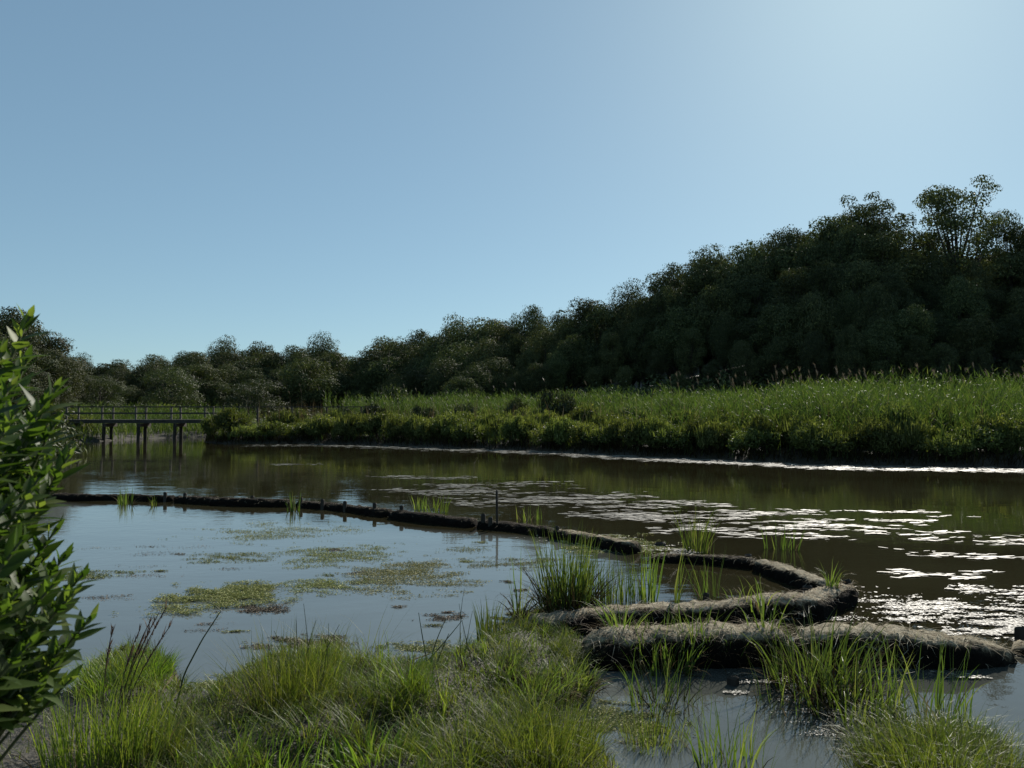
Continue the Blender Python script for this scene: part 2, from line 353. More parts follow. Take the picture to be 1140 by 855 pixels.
# ------------------------------------------------------------------ trees
def tree_proto(seed, W, crown_lo, nl, n_leaf, leaf, m, shape='round', spread=.5, lobe=(.10, .21)):
    """10 m tall tree: trunk with limbs, and a crown of leaf clumps"""
    global rng
    keep = rng; rng = np.random.default_rng(seed)
    Ht = 10.0; C = []; zc = (crown_lo+1)*.5*Ht; hz = (1-crown_lo)*.5*Ht
    while len(C) < nl:
        d = rng.normal(size=3); d /= np.linalg.norm(d); r = rng.uniform(.2, 1)**.3
        p = d*r
        if shape == 'open' and p[2] < -.35 and rng.random() < .6: continue
        wz = 1.0 if shape != 'cone' else (1-p[2])*.55+.12
        if shape == 'open':
            p = rng.uniform(-1, 1, 3); p[0] += .18*p[2]
            if np.hypot(p[0], p[1]) > 1.02-.35*max(p[2], 0)+.22*math.sin(3*math.atan2(p[1], p[0])+p[2]*4) or abs(p[2]) > 1: continue
            q = np.array([p[0]*W*.46, p[1]*W*.46, zc+p[2]*hz*.86])
            if C and np.min(np.linalg.norm((np.array(C)-q)*[1, 1, 1.5], axis=1)) < .115*W: continue
            C.append(tuple(q)); continue
        C.append((p[0]*W*.5*wz*.8, p[1]*W*.5*wz*.8, zc+p[2]*hz*.86))
    C = np.array(C); rad = rng.uniform(lobe[0], lobe[1], nl)*W*(1 if shape != 'cone' else .8)
    tk = MB()
    top = np.array([rng.normal()*.3, rng.normal()*.3, Ht*.78])
    path = bez((0, 0, -.6), (rng.normal()*.3, rng.normal()*.3, 4), top, 10)
    tube(tk, path, np.linspace(.24, .06, 10), 8)
    for c in C[: min(nl, 34)]:
        k = int(np.clip((c[2]/Ht)*8-2.2, 1, 8)); s = path[k]
        mid = s*.45+c*.55; mid[2] -= .25
        tube(tk, bez(s, mid, c, 6), np.linspace(.10, .02, 6), 5)
    cw = MB(); per = n_leaf*rad**2/np.sum(rad**2)
    for c, r0, k in zip(C, rad, per):
        k = int(k); d = rng.normal(size=(k, 3)); d[:, 2] = d[:, 2]*.8+.25
        d /= np.linalg.norm(d, axis=1)[:, None]
        rr = r0*np.where(rng.random(k) < .9, .86+.18*rng.random(k), .3+.6*rng.random(k))
        # clump wobble so a clump never reads as a ball
        rr *= 1+.20*np.sin(d[:, 0]*5+c[0]*3)*np.cos(d[:, 1]*6+c[1]*2)+.13*np.sin(d[:, 2]*9+c[2])
        p = c+d*rr[:, None]*np.array([1.12, 1.12, .68 if shape == 'open' else .78])
        nr = d*1.0+rng.normal(size=(k, 3))*.33; nr[:, 2] += .2
        leafquads(cw, p, nr, leaf*rng.uniform(.6, 1.35, k), .6)
    ms = (tk.mesh('trunk', M['bark'], True), cw.mesh('crown', m))
    rng = keep
    return ms

protos = {
 'round1': tree_proto(1, 9.0, .12, 52, 22000, .215, M['oak']),
 'round2': tree_proto(2, 8.0, .10, 46, 21000, .215, M['oak2']),
 'round3': tree_proto(3, 10.0, .15, 56, 23000, .215, M['oak']),
 'tall1': tree_proto(4, 6.5, .10, 48, 21000, .195, M['oak2']),
 'tall2': tree_proto(5, 7.2, .12, 50, 22000, .195, M['oak']),
 'open': tree_proto(27, 7.8, .22, 66, 17000, .16, M['oak2'], 'open', lobe=(.07, .125)),
 'pale': tree_proto(8, 10.5, .06, 34, 17000, .19, M['pale'], lobe=(.09, .2)),
 'cone': tree_proto(9, 6.0, .04, 44, 11000, .16, M['cedar'], 'cone'),
}
SCALE_W = {'round1': 9.0, 'round2': 8.0, 'round3': 10, 'tall1': 6.5, 'tall2': 7.2, 'open': 7.4, 'pale': 9, 'cone': 6}

def tree(px, py, wpx, D, kind, label, group, name='deciduous_tree', cat='tree'):
    """a tree whose top shows at photo pixel (px, py), wpx pixels wide, D metres off"""
    t = atd(px, py, D); g = float(height(t[0], t[1])); hh = max(t[2]-g, 1.5)
    if px > 560 and kind != 'open': wpx *= .72
    wm = wpx/F*D; s = hh/10; sw = wm/SCALE_W[kind]
    r = empty(name, (t[0], t[1], g), label, cat, group, random.uniform(0, 6.28), (sw, sw, s*1.02))
    for nm, me in zip(('trunk', 'crown'), protos[kind]): link(nm, me, r)
    return r

sky_trees = [  # px, top, width px, distance, kind, label
 (1062, 205, 112, 76, 'open', 'tallest open-crowned tree with sky showing through its feathery top on the right'),
 (1168, 248, 170, 74, 'round2', 'broad dark tree cut by the right edge of the photo'),
 (1122, 236, 70, 77, 'tall2', 'ragged dark tree close on the right of the tallest open-crowned tree'),
 (968, 220, 96, 80, 'open', 'tall ragged-topped tree just left of the open-crowned tallest tree'),
 (925, 240, 100, 80, 'tall1', 'dark tree stepping up to the tall ragged-topped tree on its right'),
 (880, 256, 100, 82, 'round1', 'flat-topped dark tree on the upper shoulder of the wooded slope'),
 (832, 264, 90, 82, 'round2', 'rounded dark tree at the bend where the wooded slope flattens out'),
 (790, 275, 85, 84, 'tall2', 'dark tree on the steep part of the wooded skyline'),
 (748, 296, 85, 86, 'round1', 'tree halfway down the steep wooded skyline'),
 (705, 318, 85, 88, 'round3', 'broad tree low on the steep wooded skyline'),
 (655, 331, 80, 90, 'tall1', 'bushy tree at the foot of the steep wooded skyline'),
 (592, 342, 78, 94, 'round1', 'domed tree just left of the notch in the wooded skyline'),
 (545, 352, 75, 98, 'round2', 'rounded tree left of the domed one by the skyline notch'),
 (505, 357, 65, 102, 'round3', 'wide tree above the middle of the reed bed'),
 (466, 369, 60, 106, 'round1', 'low round tree above the left middle of the reeds'),
 (430, 372, 52, 110, 'round2', 'small round tree right of the dip in the skyline'),
 (360, 375, 50, 112, 'round3', 'mushroom-shaped dark tree left of the dip in the skyline'),
 (325, 386, 48, 112, 'round1', 'low tree between the mushroom-shaped tree and the twin domes'),
 (292, 379, 44, 116, 'round2', 'right-hand one of the twin dark domes above the footbridge end'),
 (253, 379, 52, 116, 'round3', 'left-hand one of the twin dark domes above the footbridge end'),
 (212, 390, 50, 120, 'tall1', 'feathery-topped tree above the right half of the footbridge'),
 (170, 396, 52, 122, 'round1', 'low tree on the skyline above the middle of the footbridge'),
 (128, 399, 55, 122, 'round2', 'low dark tree on the skyline above the left part of the footbridge'),
 (92, 397, 45, 118, 'round3', 'low tree at the dip right of the leafy shrub tip'),
 (58, 372, 60, 72, 'tall2', 'tree sloping down behind the top of the leafy shrub'),
 (12, 345, 85, 68, 'round1', 'high dark tree at the left edge behind the leafy shrub'),
 (-50, 338, 90, 66, 'round2', 'dark tree running out of the photo at the left edge'),
 (190, 408, 60, 88, 'pale', 'pale willowy tree behind the right half of the footbridge'),
 (112, 418, 50, 78, 'pale', 'pale yellow-green bushy tree at the left end of the footbridge'),
 (288, 422, 66, 86, 'pale', 'pale grey-green bush tree at the back of the reeds right of the footbridge'),
 (345, 398, 70, 96, 'round2', 'broad mid-green tree below the mushroom-shaped tree'),
 (225, 405, 60, 100, 'tall1', 'mid-green tree below the left twin dome'),
]
sky_x = np.array([-100, 0, 25, 50, 90, 130, 215, 250, 290, 320, 360, 400, 430, 510, 590, 640, 720, 760, 800, 870, 930, 970, 1010, 1060, 1140, 1320])
sky_y = np.array([335, 346, 356, 375, 399, 401, 391, 382, 382, 388, 378, 388, 375, 359, 345, 338, 312, 292, 274, 259, 240, 235, 250, 262, 268, 255])
for px, py, wpx, D, kind, lab in sky_trees:
    tree(px, py, wpx, D, kind, lab, 'trees around the pond')
fillk = ['round1', 'round2', 'round3', 'tall1', 'tall2', 'round1', 'round2']
zone_lab = [(-200, 75, 'dark tree packed in the clump behind the leafy shrub at the left edge'),
            (75, 240, 'dark low tree packed in the wood behind the footbridge'),
            (240, 620, 'dark tree packed in the low wood behind the middle of the reeds'),
            (620, 2000, 'shaded tree packed in the tall wood on the right-hand slope')]
def zlab(px):
    for a, b, l in zone_lab:
        if a <= px < b: return l
def farD(px): return float(np.interp(px, [-100, 60, 80, 250, 420, 600, 700, 800, 1000, 1300], [68, 74, 120, 116, 110, 94, 88, 84, 78, 74]))
for row, (drop, dd) in enumerate([(5, 5), (20, -4), (48, -9), (82, -14), (118, -18), (34, 12), (80, 9)]):
    step = (30, 36, 36, 36, 38, 42, 44)[row]
    px = -80 + row*17
    while px < 1280:
        sy = float(np.interp(px, sky_x, sky_y)); D = farD(px)+dd*(1.0 if px > 550 or px < 75 else 1.3)
        top = sy + drop*(1.0 if px > 640 else .55) + (random.uniform(-7, 9) if row else random.uniform(-1, 17))
        lim = 432 if px > 240 else 440
        if top < lim-8:
            hgt = (460-top)/F*D+H-float(height((px-570)/F*D, D)); wpx = max(hgt, 2.5)*random.uniform(.62, .95)/D*F
            wpx = min(max(wpx, 30), 110)
            tree(px, top, wpx, D+random.uniform(-2, 2), random.choice(fillk), zlab(px), 'trees massed in the wood')
        px += step*random.uniform(.8, 1.2)*(1.0 if px > 600 else .8)
# undergrowth along the foot of the wood, one mass
mb = MB()
for k in range(900):
    px = random.uniform(-60, 1250); D = farD(px) - random.uniform(14, 26)*(1 if px > 550 else 1.5)
    x = (px-570)/F*D; g = float(height(x, D)); r0 = random.uniform(.9, 2.2)
    n = 70; d = rng.normal(size=(n, 3)); d[:, 2] = abs(d[:, 2]); d /= np.linalg.norm(d, axis=1)[:, None]
    leafquads(mb, np.array([x, D, g])+d*r0*np.array([1.2, 1.2, 1])*rng.uniform(.5, 1, n)[:, None], d+rng.normal(size=(n, 3))*.6, .38)
tag(mb.build('undergrowth', M['oak']), 'dark undergrowth at the foot of the wood', None, kind='stuff')

# ------------------------------------------------------------------ marsh: reeds, plumes, low grass, shrubs
def pts_in_far(n, d0, d1, x0=None, x1=None):
    """points in the far marsh between d0 and d1 metres behind the water's edge"""
    seg = fe; L = np.linalg.norm(np.diff(seg, axis=0), axis=1); cum = np.concatenate([[0], np.cumsum(L)])
    s = rng.random(n)*cum[-1]; k = np.clip(np.searchsorted(cum, s)-1, 0, len(L)-1)
    t = (s-cum[k])/L[k]; p = seg[k]+(seg[k+1]-seg[k])*t[:, None]
    e = (seg[k+1]-seg[k])/L[k][:, None]; nrm = np.stack([-e[:, 1], e[:, 0]], 1)
    nrm = nrm*.35+np.array([.25, .93])*.65; nrm /= np.linalg.norm(nrm, axis=1)[:, None]
    p = p+nrm*rng.uniform(d0, d1, n)[:, None]
    return p
def pxof(p): return 570+F*p[:, 0]/p[:, 1]

def reeds(mb, p, hgt, nleaf=7, wl=.045, lean=.08):
    n = len(p); g = height(p[:, 0], p[:, 1]); base = np.stack([p[:, 0], p[:, 1], g-.05], 1)
    az = rng.normal(2.6, 1.0, n)
    ln = abs(rng.normal(0, lean, n)); 
    ribbons(mb, base, az, ln, hgt, .022, .15, 3, taper=.5)
    for k in range(nleaf):
        f = (.18+.78*(k+rng.random(n))/nleaf)
        a2 = az+rng.uniform(0, 6.28, n)
        b = base.copy(); b[:, 2] += f*hgt*.985
        q = np.sin(ln)*f*hgt; b[:, 0] += np.cos(az)*q; b[:, 1] += np.sin(az)*q
        ribbons(mb, b, a2, rng.uniform(.25, .75, n), rng.uniform(.35, .62, n)*(1.1-.35*f), wl*rng.uniform(.7, 1.2, n), rng.uniform(.3, 1.3, n), 2, twist=rng.uniform(0, 6.28, n))

mb = MB()
p = pts_in_far(16000, 1.0, 19); px = pxof(p)
sf = np.maximum(sdist(p[:, 0], p[:, 1], far_poly), 0)
rightness = np.clip((px-640)/250, 0, 1)
# on the left the reeds stand behind a belt of shrubs and low grass; on the right they reach the water
keepm = (sf > .4) & ((rng.random(len(p)) < rightness*np.clip(.15+sf*.22, 0, 1)) | (sf > 8.2+1.8*fbm(p[:, 0], p[:, 1], .4, 8)))
p = p[keepm]; px = px[keepm]; sf = sf[keepm]
hv = 2.5+.36*fbm(p[:, 0], p[:, 1], .35, 3)+.22*fbm(p[:, 0], p[:, 1], 1.3, 4)+.45*np.clip((px-750)/400, 0, 1)+rng.normal(0, .22, len(p))
hv *= np.clip(.5+.08*sf, .5, 1.0)
reeds(mb, p, np.clip(hv, 1.0, 3.8))
# reeds on the left bank by the bridge
q = np.stack([rng.uniform(-40, -24, 1900), rng.uniform(57, 74, 1900)], 1); q = q[sdist(q[:, 0], q[:, 1], left_poly) > .6]
reeds(mb, q, np.clip(rng.normal(1.75, .35, len(q)), .8, 3))
tag(mb.build('reed_bed', M['reed']), 'tall bright green reeds along the far bank', None, kind='stuff')

mb = MB()
p = pts_in_far(1500, 3, 17); p = p[sdist(p[:, 0], p[:, 1], far_poly) > 2]; n = len(p); base = np.stack([p[:, 0], p[:, 1], height(p[:, 0], p[:, 1])], 1)
ribbons(mb, base, rng.uniform(0, 6.28, n), abs(rng.normal(0, .16, n)), rng.uniform(1.4, 2.7, n), .035, rng.uniform(0, .6, n), 3, taper=.4)
tag(mb.build('dead_reeds', M['straw']), 'dry tan stems of last year among the green reeds', None, kind='stuff')
mb = MB()
p = pts_in_far(1500, 6, 17); px = pxof(p); p = p[(rng.random(len(p)) < np.clip((px-720)/600, 0.01, .22))]
n = len(p); hh = rng.uniform(2.9, 3.75, n); base = np.stack([p[:, 0], p[:, 1], height(p[:, 0], p[:, 1])], 1)
az = rng.normal(2.8, .6, n); ribbons(mb, base, az, .05, hh, .018, .1, 3, taper=.3)
tip = base.copy(); tip[:, 2] += hh*.97; tip[:, 0] += np.cos(az)*hh*.09; tip[:, 1] += np.sin(az)*hh*.09
for k in range(7):
    b = tip.copy(); b[:, 2] -= rng.uniform(0, .14, n)
    ribbons(mb, b, az+rng.normal(0, .6, n), rng.uniform(.1, .5, n), rng.uniform(.16, .3, n), .035, .5, 2, twist=rng.uniform(0, 6.28, n))
tag(mb.build('reed_plumes', M['plume']), 'brownish feathery plumes standing above the reeds', None, kind='stuff')

# low bright cordgrass at the water's edge, and dark dead stems under it
mb = MB()
p = pts_in_far(5000, .15, 8); px = pxof(p); sf = sdist(p[:, 0], p[:, 1], far_poly)
k = (sf > .1) & (rng.random(len(p)) < np.where(px < 800, 1, .5)); p = p[k]; sf = sf[k]; n = len(p)
base = np.stack([p[:, 0], p[:, 1], height(p[:, 0], p[:, 1])-.03], 1)
for r_ in range(3):
    ribbons(mb, base+rng.normal(0, .05, (n, 3))*[1, 1, 0], rng.uniform(0, 6.28, n), rng.uniform(.05, .4, n), rng.uniform(.5, .95, n)*np.clip(.6+sf*.25, .6, 1.4), .03, rng.uniform(.2, .9, n), 3)
q = np.stack([rng.uniform(-45, -13, 9000), rng.uniform(45, 72, 9000)], 1); q = q[(sdist(q[:, 0], q[:, 1], left_poly) > -.15)]; n = len(q)
base = np.stack([q[:, 0], q[:, 1], height(q[:, 0], q[:, 1])-.03], 1)
for r_ in range(2): ribbons(mb, base, rng.uniform(0, 6.28, n), rng.uniform(.05, .5, n), rng.uniform(.6, 1.3, n), .045, rng.uniform(.2, .9, n), 3)
tag(mb.build('marsh_grass', M['cord']), 'low bright marsh grass on the far bank', None, kind='stuff')
mb = MB()
p = pts_in_far(5000, .0, .8); n = len(p)
base = np.stack([p[:, 0], p[:, 1], height(p[:, 0], p[:, 1])-.02], 1)
ribbons(mb, base, rng.normal(-1.6, .9, n), rng.uniform(.2, .9, n), rng.uniform(.3, .75, n), .03, rng.uniform(.4, 1.6, n), 3)
tag(mb.build('dead_marsh_grass', M['thatch']), 'dark dead grass hanging over the far bank edge', None, kind='stuff')

def shrub_proto(seed, m, n=2600, leaf=.105, nl=20):
    global rng
    keep = rng; rng = np.random.default_rng(seed)
    st = MB(); fo = MB()
    for k in range(nl):
        a = rng.uniform(0, 6.28); r = rng.uniform(0, .85)**.7; c = np.array([np.cos(a)*r*.8, np.sin(a)*r*.8, rng.uniform(.3, .86)*(1-.35*r)])
        tube(st, bez((np.cos(a)*.08, np.sin(a)*.08, -.08), (c[0]*.3, c[1]*.3, c[2]*.6), c, 5), np.linspace(.018, .005, 5), 5)
        kk = n//nl; d = rng.normal(size=(kk, 3)); d /= np.linalg.norm(d, axis=1)[:, None]
        pp = c+d*np.array([.27, .27, .2])*(.6+.45*rng.random(kk))[:, None]; pp[:, 2] = np.maximum(pp[:, 2], .02)
        nr = d+rng.normal(size=(kk, 3))*.8; nr[:, 2] += .3
        leafquads(fo, pp, nr, leaf*rng.uniform(.6, 1.3, kk), .5)
    # upright leafy tips
    nt_ = 90; a = rng.uniform(0, 6.28, nt_); r = rng.random(nt_)**.5*.8
    b = np.stack([np.cos(a)*r, np.sin(a)*r, .75-.35*r], 1)
    ribbons(fo, b, a, rng.uniform(0, .4, nt_), rng.uniform(.15, .34, nt_), .05, .3, 2, twist=rng.uniform(0, 6.28, nt_))
    ms = (st.mesh('stem', M['bark']), fo.mesh('foliage', m)); rng = keep
    return ms
shp = [shrub_proto(20+k, M['shrub']) for k in range(4)]; shd = [shrub_proto(40+k, M['cedar'], 3000) for k in range(2)]

def shrub(px, py_top, wpx, D, pr, label, group, name='marsh_shrub'):
    t = atd(px, py_top, D); g = float(height(t[0], t[1])); hh = max(t[2]-g, .5); sw = wpx/F*D/2
    r = empty(name, (t[0], t[1], g), label, 'shrub', group, random.uniform(0, 6.28), (sw, sw, hh))
    for nm, me in zip(('stem', 'foliage'), pr): link(nm, me, r)
    return r
shrub(618, 428, 56, 50, shd[0], 'dark rounded bush standing up out of the bright reeds', None, 'dark_bush')
shrub(575, 437, 36, 51, shd[1], 'small dark bush left of the dark rounded bush', None, 'dark_bush')
shrub(438, 424, 60, 72, shd[1], 'dark scrubby bush behind the reeds left of centre', None, 'dark_bush')
shrub(258, 450, 58, 51, shp[0], 'rounded light green shrub at the right end of the footbridge', None)
shrub(236, 460, 32, 52, shp[1], 'small shrub under the right end of the footbridge', None)
shrub(275, 470, 40, 49.5, shp[2], 'low shrub right of the rounded one by the footbridge', None)
shrub(1000, 441, 62, 30.5, shp[1], 'dome-shaped dark green shrub among the reeds at the right', None)
shrub(1120, 462, 60, 29.5, shp[3], 'low shrub in shade at the right end of the far bank', None)
for px, py, wd_, D, pr, lab in [(88, 457, 40, 56, shp[0], 'rounded shrub at the left abutment of the footbridge'), (106, 462, 34, 63, shp[1], 'shrub on the bank seen under the left bays of the footbridge'),
        (133, 464, 30, 65, shp[2], 'low bush on the bank seen beneath the middle of the footbridge'), (165, 462, 36, 66, shd[0], 'dark bush on the bank seen beneath the right bays of the footbridge'), (192, 460, 36, 66, shd[1], 'dark bush behind the right end of the footbridge'),
        (110, 447, 46, 70, shd[0], 'dark bush behind the left half of the footbridge'), (150, 449, 44, 70, shd[1], 'dark bush behind the middle of the footbridge'), (182, 447, 40, 71, shp[3], 'leafy bush behind the right half of the footbridge rail'), (130, 452, 34, 67, shp[0], 'lighter bush between the dark ones behind the footbridge'),
        (60, 448, 60, 58, shp[3], 'tall pale shrub behind the leafy shrub on the left bank'), (20, 440, 70, 58, shd[0], 'dark bush on the left bank behind the leafy shrub')]:
    shrub(px, py, wd_, D, pr, lab, None)
for k, (px, py, wd_, off) in enumerate([(470, 444, 34, 9), (520, 441, 40, 10), (548, 449, 30, 6), (655, 441, 40, 8), (700, 447, 44, 6), (745, 438, 40, 9), (800, 446, 50, 5), (850, 436, 44, 8), (905, 441, 56, 5), (955, 434, 44, 7), (1050, 441, 60, 4), (1090, 430, 50, 7), (380, 446, 36, 8), (415, 442, 40, 9), (330, 448, 34, 7)]):
    D = float(np.interp(px, [q[0] for q in far_edge_px], [1653/(q[1]-460) for q in far_edge_px]))+off
    shrub(px, py+3, wd_, D, (shd+shp)[k % 4], 'darker bush half hidden among the far reeds', 'dark bushes in the reeds', 'dark_bush')
def edgeD(px): return float(np.interp(px, [q[0] for q in far_edge_px], [1653/(q[1]-460) for q in far_edge_px]))
for zone, (a, b, cnt, lab) in enumerate([(300, 440, 16, 'light green shrub in the low belt below the boardwalk rail'),
        (440, 600, 46, 'light green marsh shrub on the bank left of the dark bush'),
        (600, 760, 46, 'light green marsh shrub on the bank right of the dark bush'),
        (760, 930, 34, 'green marsh shrub on the bank below the plumed reeds'),
        (930, 1150, 16, 'shaded green shrub at the foot of the tallest reeds')]):
    for k in range(cnt):
        px = a+(b-a)*(k+random.random())/cnt; off = .4+(k*7.3 % 1.0 if False else random.random())*(9.0 if zone in (1, 2) else 6.5 if zone == 3 else 3.5); D = edgeD(px)+off
        hh = random.uniform(.8, 1.55)*(1 if zone else 1.15)+off*.07
        top = 460-(hh+.35-H)/D*F
        shrub(px, top, random.uniform(1.5, 2.8)/D*F, D, random.choice(shp), lab, 'marsh shrubs along the far bank')

# ------------------------------------------------------------------ footbridge
BD = 54.0
def bx(px): return (px-570)/F*BD
br = empty('footbridge', (bx(150), BD, 0), 'weathered wooden footbridge on piles with two-rail railings across the channel', 'footbridge')
def local(mb, name, m): 
    o = mb.build(name, m, br); o.matrix_parent_inverse.identity()
    v = np.empty(len(o.data.vertices)*3, np.float32); o.data.vertices.foreach_get('co', v); v = v.reshape(-1, 3)-np.array(br.location, np.float32)
    o.data.vertices.foreach_set('co', v.ravel()); o.data.update(); return o
zd = 1.42; xl, xr = bx(66), bx(243)
mb = MB(); xx = xl
while xx < xr:
    box(mb, (xx, BD-.75, zd), (xx+.135, BD+.75, zd+.045)); xx += .15
local(mb, 'deck', M['wood'])
for y in (BD-.7, BD+.62):
    mb = MB(); box(mb, (xl, y, zd-.2), (xr, y+.08, zd-.003)); local(mb, 'beam', M['railwood'])
for y in (BD-.78, BD+.70):
    mb = MB(); box(mb, (xl, y-.03, zd+.88), (xr, y+.11, zd+.95)); local(mb, 'handrail', M['railwood'])
    mb = MB(); box(mb, (xl, y-.0225, zd+.42), (xr, y+.015, zd+.53)); local(mb, 'mid_rail', M['railwood'])
for px in (81, 120, 157, 196, 233):
    for y in (BD-.76, BD+.72):
        x = bx(px); mb = MB(); box(mb, (x-.06, y+.018, zd+.048), (x+.06, y+.1, zd+.877)); local(mb, 'post', M['wood'])
for px in (84, 121, 159, 199, 236):
    for y in (BD-.55, BD+.45):
        x = bx(px); mb = MB(); tube(mb, [(x, y, -.8), (x, y, zd-.21)], [.12, .11], 10); local(mb, 'pile', M['darkwood'])
    x = bx(px); mb = MB(); box(mb, (x+.13, BD-.85, zd-.45), (x+.21, BD+.85, zd-.22)); local(mb, 'cross_beam', M['railwood'])
# the boardwalk that carries on through the marsh: only its dark rail shows over the grass
br = empty('boardwalk', (bx(330), BD, 0), 'dark boardwalk with a single rail running through the marsh right of the footbridge', 'boardwalk')
x0, x1 = bx(246), bx(424); mb = MB(); box(mb, (x0, BD-.5, 1.2), (x1, BD+.5, 1.26)); local(mb, 'deck', M['railwood'])
mb = MB(); box(mb, (x0, BD-.6, 2.30), (x1, BD-.54, 2.36)); local(mb, 'handrail', M['railwood'])
for px in np.arange(252, 424, 38):
    x = bx(px); mb = MB(); box(mb, (x-.05, BD-.59, -.2), (x+.05, BD-.53, 2.297)); local(mb, 'post', M['railwood'])

# ------------------------------------------------------------------ coir logs and stakes
def coir_log(pts, r, label, group='coir logs edging the shallow pool', fibre=160, seed=0, dry=1.2):  # dry scales the painted paleness of the top, drying and sunlight alike
    """pts: (px, py of the top edge, height of the top)"""
    P = []
    for px, py, zt in pts: q = at(px, py, zt); q[2] = zt-r; P.append(q)
    P = np.array(P); L = np.concatenate([[0], np.cumsum(np.linalg.norm(np.diff(P, axis=0), axis=1))])
    n = max(14, int(L[-1]/.045)); s = np.linspace(0, L[-1], n)
    Q = np.stack([np.interp(s, L, P[:, k]) for k in range(3)], 1)
    for _ in range(6): Q[1:-1] = (Q[:-2]+2*Q[1:-1]+Q[2:])/4
    c = Q.mean(0); c[2] = 0
    root = empty('coir_log', c, label, 'coir log', group)
    nth = 26; th = np.linspace(0, 2*np.pi, nth, endpoint=False)
    t = np.gradient(Q, axis=0); t[:, 2] *= .3; t /= np.linalg.norm(t, axis=1)[:, None]
    a = np.cross(t, [0, 0, 1]); a /= np.linalg.norm(a, axis=1)[:, None]; b = np.cross(a, t)
    S_, T_ = np.meshgrid(s, th, indexing='ij')
    end = np.clip(np.minimum(S_, L[-1]-S_)/(r*.7), 0, 1); endf = np.sqrt(np.clip(1-(1-end)**2, .06, 1))
    rr = r*endf*(1+.07*fbm(S_*4, np.cos(T_)*2+seed, 1.0, seed)+.05*fbm(S_*13, np.sin(T_)*5, 1, seed+1)+.02*np.sin(S_*24))
    rr += rng.normal(0, .006, rr.shape)
    flat = 1.0
    V = Q[:, None]+(rr*np.sign(np.cos(T_))*np.abs(np.cos(T_))**.66*1.0)[..., None]*a[:, None]+(rr*np.sign(np.sin(T_))*np.abs(np.sin(T_))**.7*flat)[..., None]*b[:, None]-c
    m_ = MB(); i = np.arange(n-1)[:, None]*nth; j = np.arange(nth)[None]
    m_.add(V, np.stack([i+j, i+(j+1) % nth, i+nth+(j+1) % nth, i+nth+j], -1).reshape(-1, 4))
    m_.f.setdefault(nth, []).append(np.array([np.arange(nth)[::-1]])); m_.f.setdefault(nth, []).append(np.array([np.arange(nth)])+(n-1)*nth)
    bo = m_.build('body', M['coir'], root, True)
    dv = np.clip((np.sin(T_)-.42+.12*fbm(S_*7, T_*3, 1, seed+4))/.55, 0, 1)**1.2*dry*endf*(1+.25*fbm(S_*6, T_*2, 1, seed+7)); at_ = bo.data.attributes.new('dry', 'FLOAT', 'POINT')  # pale upper band by profile angle: drying and painted sunlight together
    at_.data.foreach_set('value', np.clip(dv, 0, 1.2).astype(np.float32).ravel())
    # loose straw lying over the top and hanging off the side
    k = int(fibre*1.0*L[-1]); ii = rng.integers(0, n, k); tt = rng.normal(1.6, .45, k); jj = (tt/(2*np.pi)*nth).astype(int) % nth
    bp = V[ii, jj]; az = rng.normal(-1.57, 1.6, k)
    m2 = MB(); sc = r/.2
    ribbons(m2, bp+[0, 0, .002], az, rng.uniform(1.1, 1.75, k), rng.uniform(.04, .20, k)*sc, .0055*max(sc, 1), rng.uniform(.2, 1.3, k), 3, wig=.15)
    o = m2.build('loose_fibre', M['coir_straw'], root)
    k2 = int(fibre*.35*L[-1]); ii = rng.integers(0, n, k2); tt = rng.uniform(2.2, 3.5, k2)*1.0; jj = (tt/(2*np.pi)*nth).astype(int) % nth
    m3 = MB(); ribbons(m3, V[ii, jj], rng.normal(-1.57, .9, k2), rng.uniform(1.3, 2.2, k2), rng.uniform(.05, .18, k2)*sc, .007*max(sc, 1), rng.uniform(.5, 1.4, k2), 3, wig=.2)
    m3.build('dark_thatch', M['thatch'], root)
    return root

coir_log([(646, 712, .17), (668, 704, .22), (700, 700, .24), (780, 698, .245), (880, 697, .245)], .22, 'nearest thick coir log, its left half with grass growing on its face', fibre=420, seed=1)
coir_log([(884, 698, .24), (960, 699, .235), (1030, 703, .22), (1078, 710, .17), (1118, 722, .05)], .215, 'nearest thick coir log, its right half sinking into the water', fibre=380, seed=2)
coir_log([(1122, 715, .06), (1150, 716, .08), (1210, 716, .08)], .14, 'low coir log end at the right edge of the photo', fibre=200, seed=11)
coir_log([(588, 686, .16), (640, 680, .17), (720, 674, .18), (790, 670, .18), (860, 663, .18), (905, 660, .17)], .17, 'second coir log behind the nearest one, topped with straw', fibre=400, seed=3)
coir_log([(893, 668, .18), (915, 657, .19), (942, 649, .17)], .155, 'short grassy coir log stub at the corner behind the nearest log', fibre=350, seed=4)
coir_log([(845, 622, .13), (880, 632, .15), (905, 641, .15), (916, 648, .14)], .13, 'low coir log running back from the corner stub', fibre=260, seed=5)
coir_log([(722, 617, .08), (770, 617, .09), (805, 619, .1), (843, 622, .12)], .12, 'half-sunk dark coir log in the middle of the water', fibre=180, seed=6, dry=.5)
far_pts = [(-60, 549), (130, 550), (200, 552), (330, 557), (400, 563), (470, 571), (530, 578), (600, 586), (660, 595), (712, 604)]
fx = [q[0] for q in far_pts]; fy = [q[1] for q in far_pts]
brk = [-60, 196, 330, 436, 532, 615, 712]
fl_lab = ['leftmost dark coir log of the long far row, emerging behind the leafy shrub', 'second dark coir log from the left in the long far row', 'dark coir log of the far row left of the grass sprouting there',
          'dark coir log of the far row with grass sprouting behind it', 'dark coir log of the far row where the tall pole stands', 'pale straw-topped coir log at the right end of the far row']
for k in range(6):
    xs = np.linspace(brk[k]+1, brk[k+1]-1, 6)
    coir_log([(x, float(np.interp(x, fx, fy)), .13+.02*math.sin(x*.03)) for x in xs], .15, fl_lab[k], fibre=90, seed=20+k, dry=.8 if k == 5 else .35)

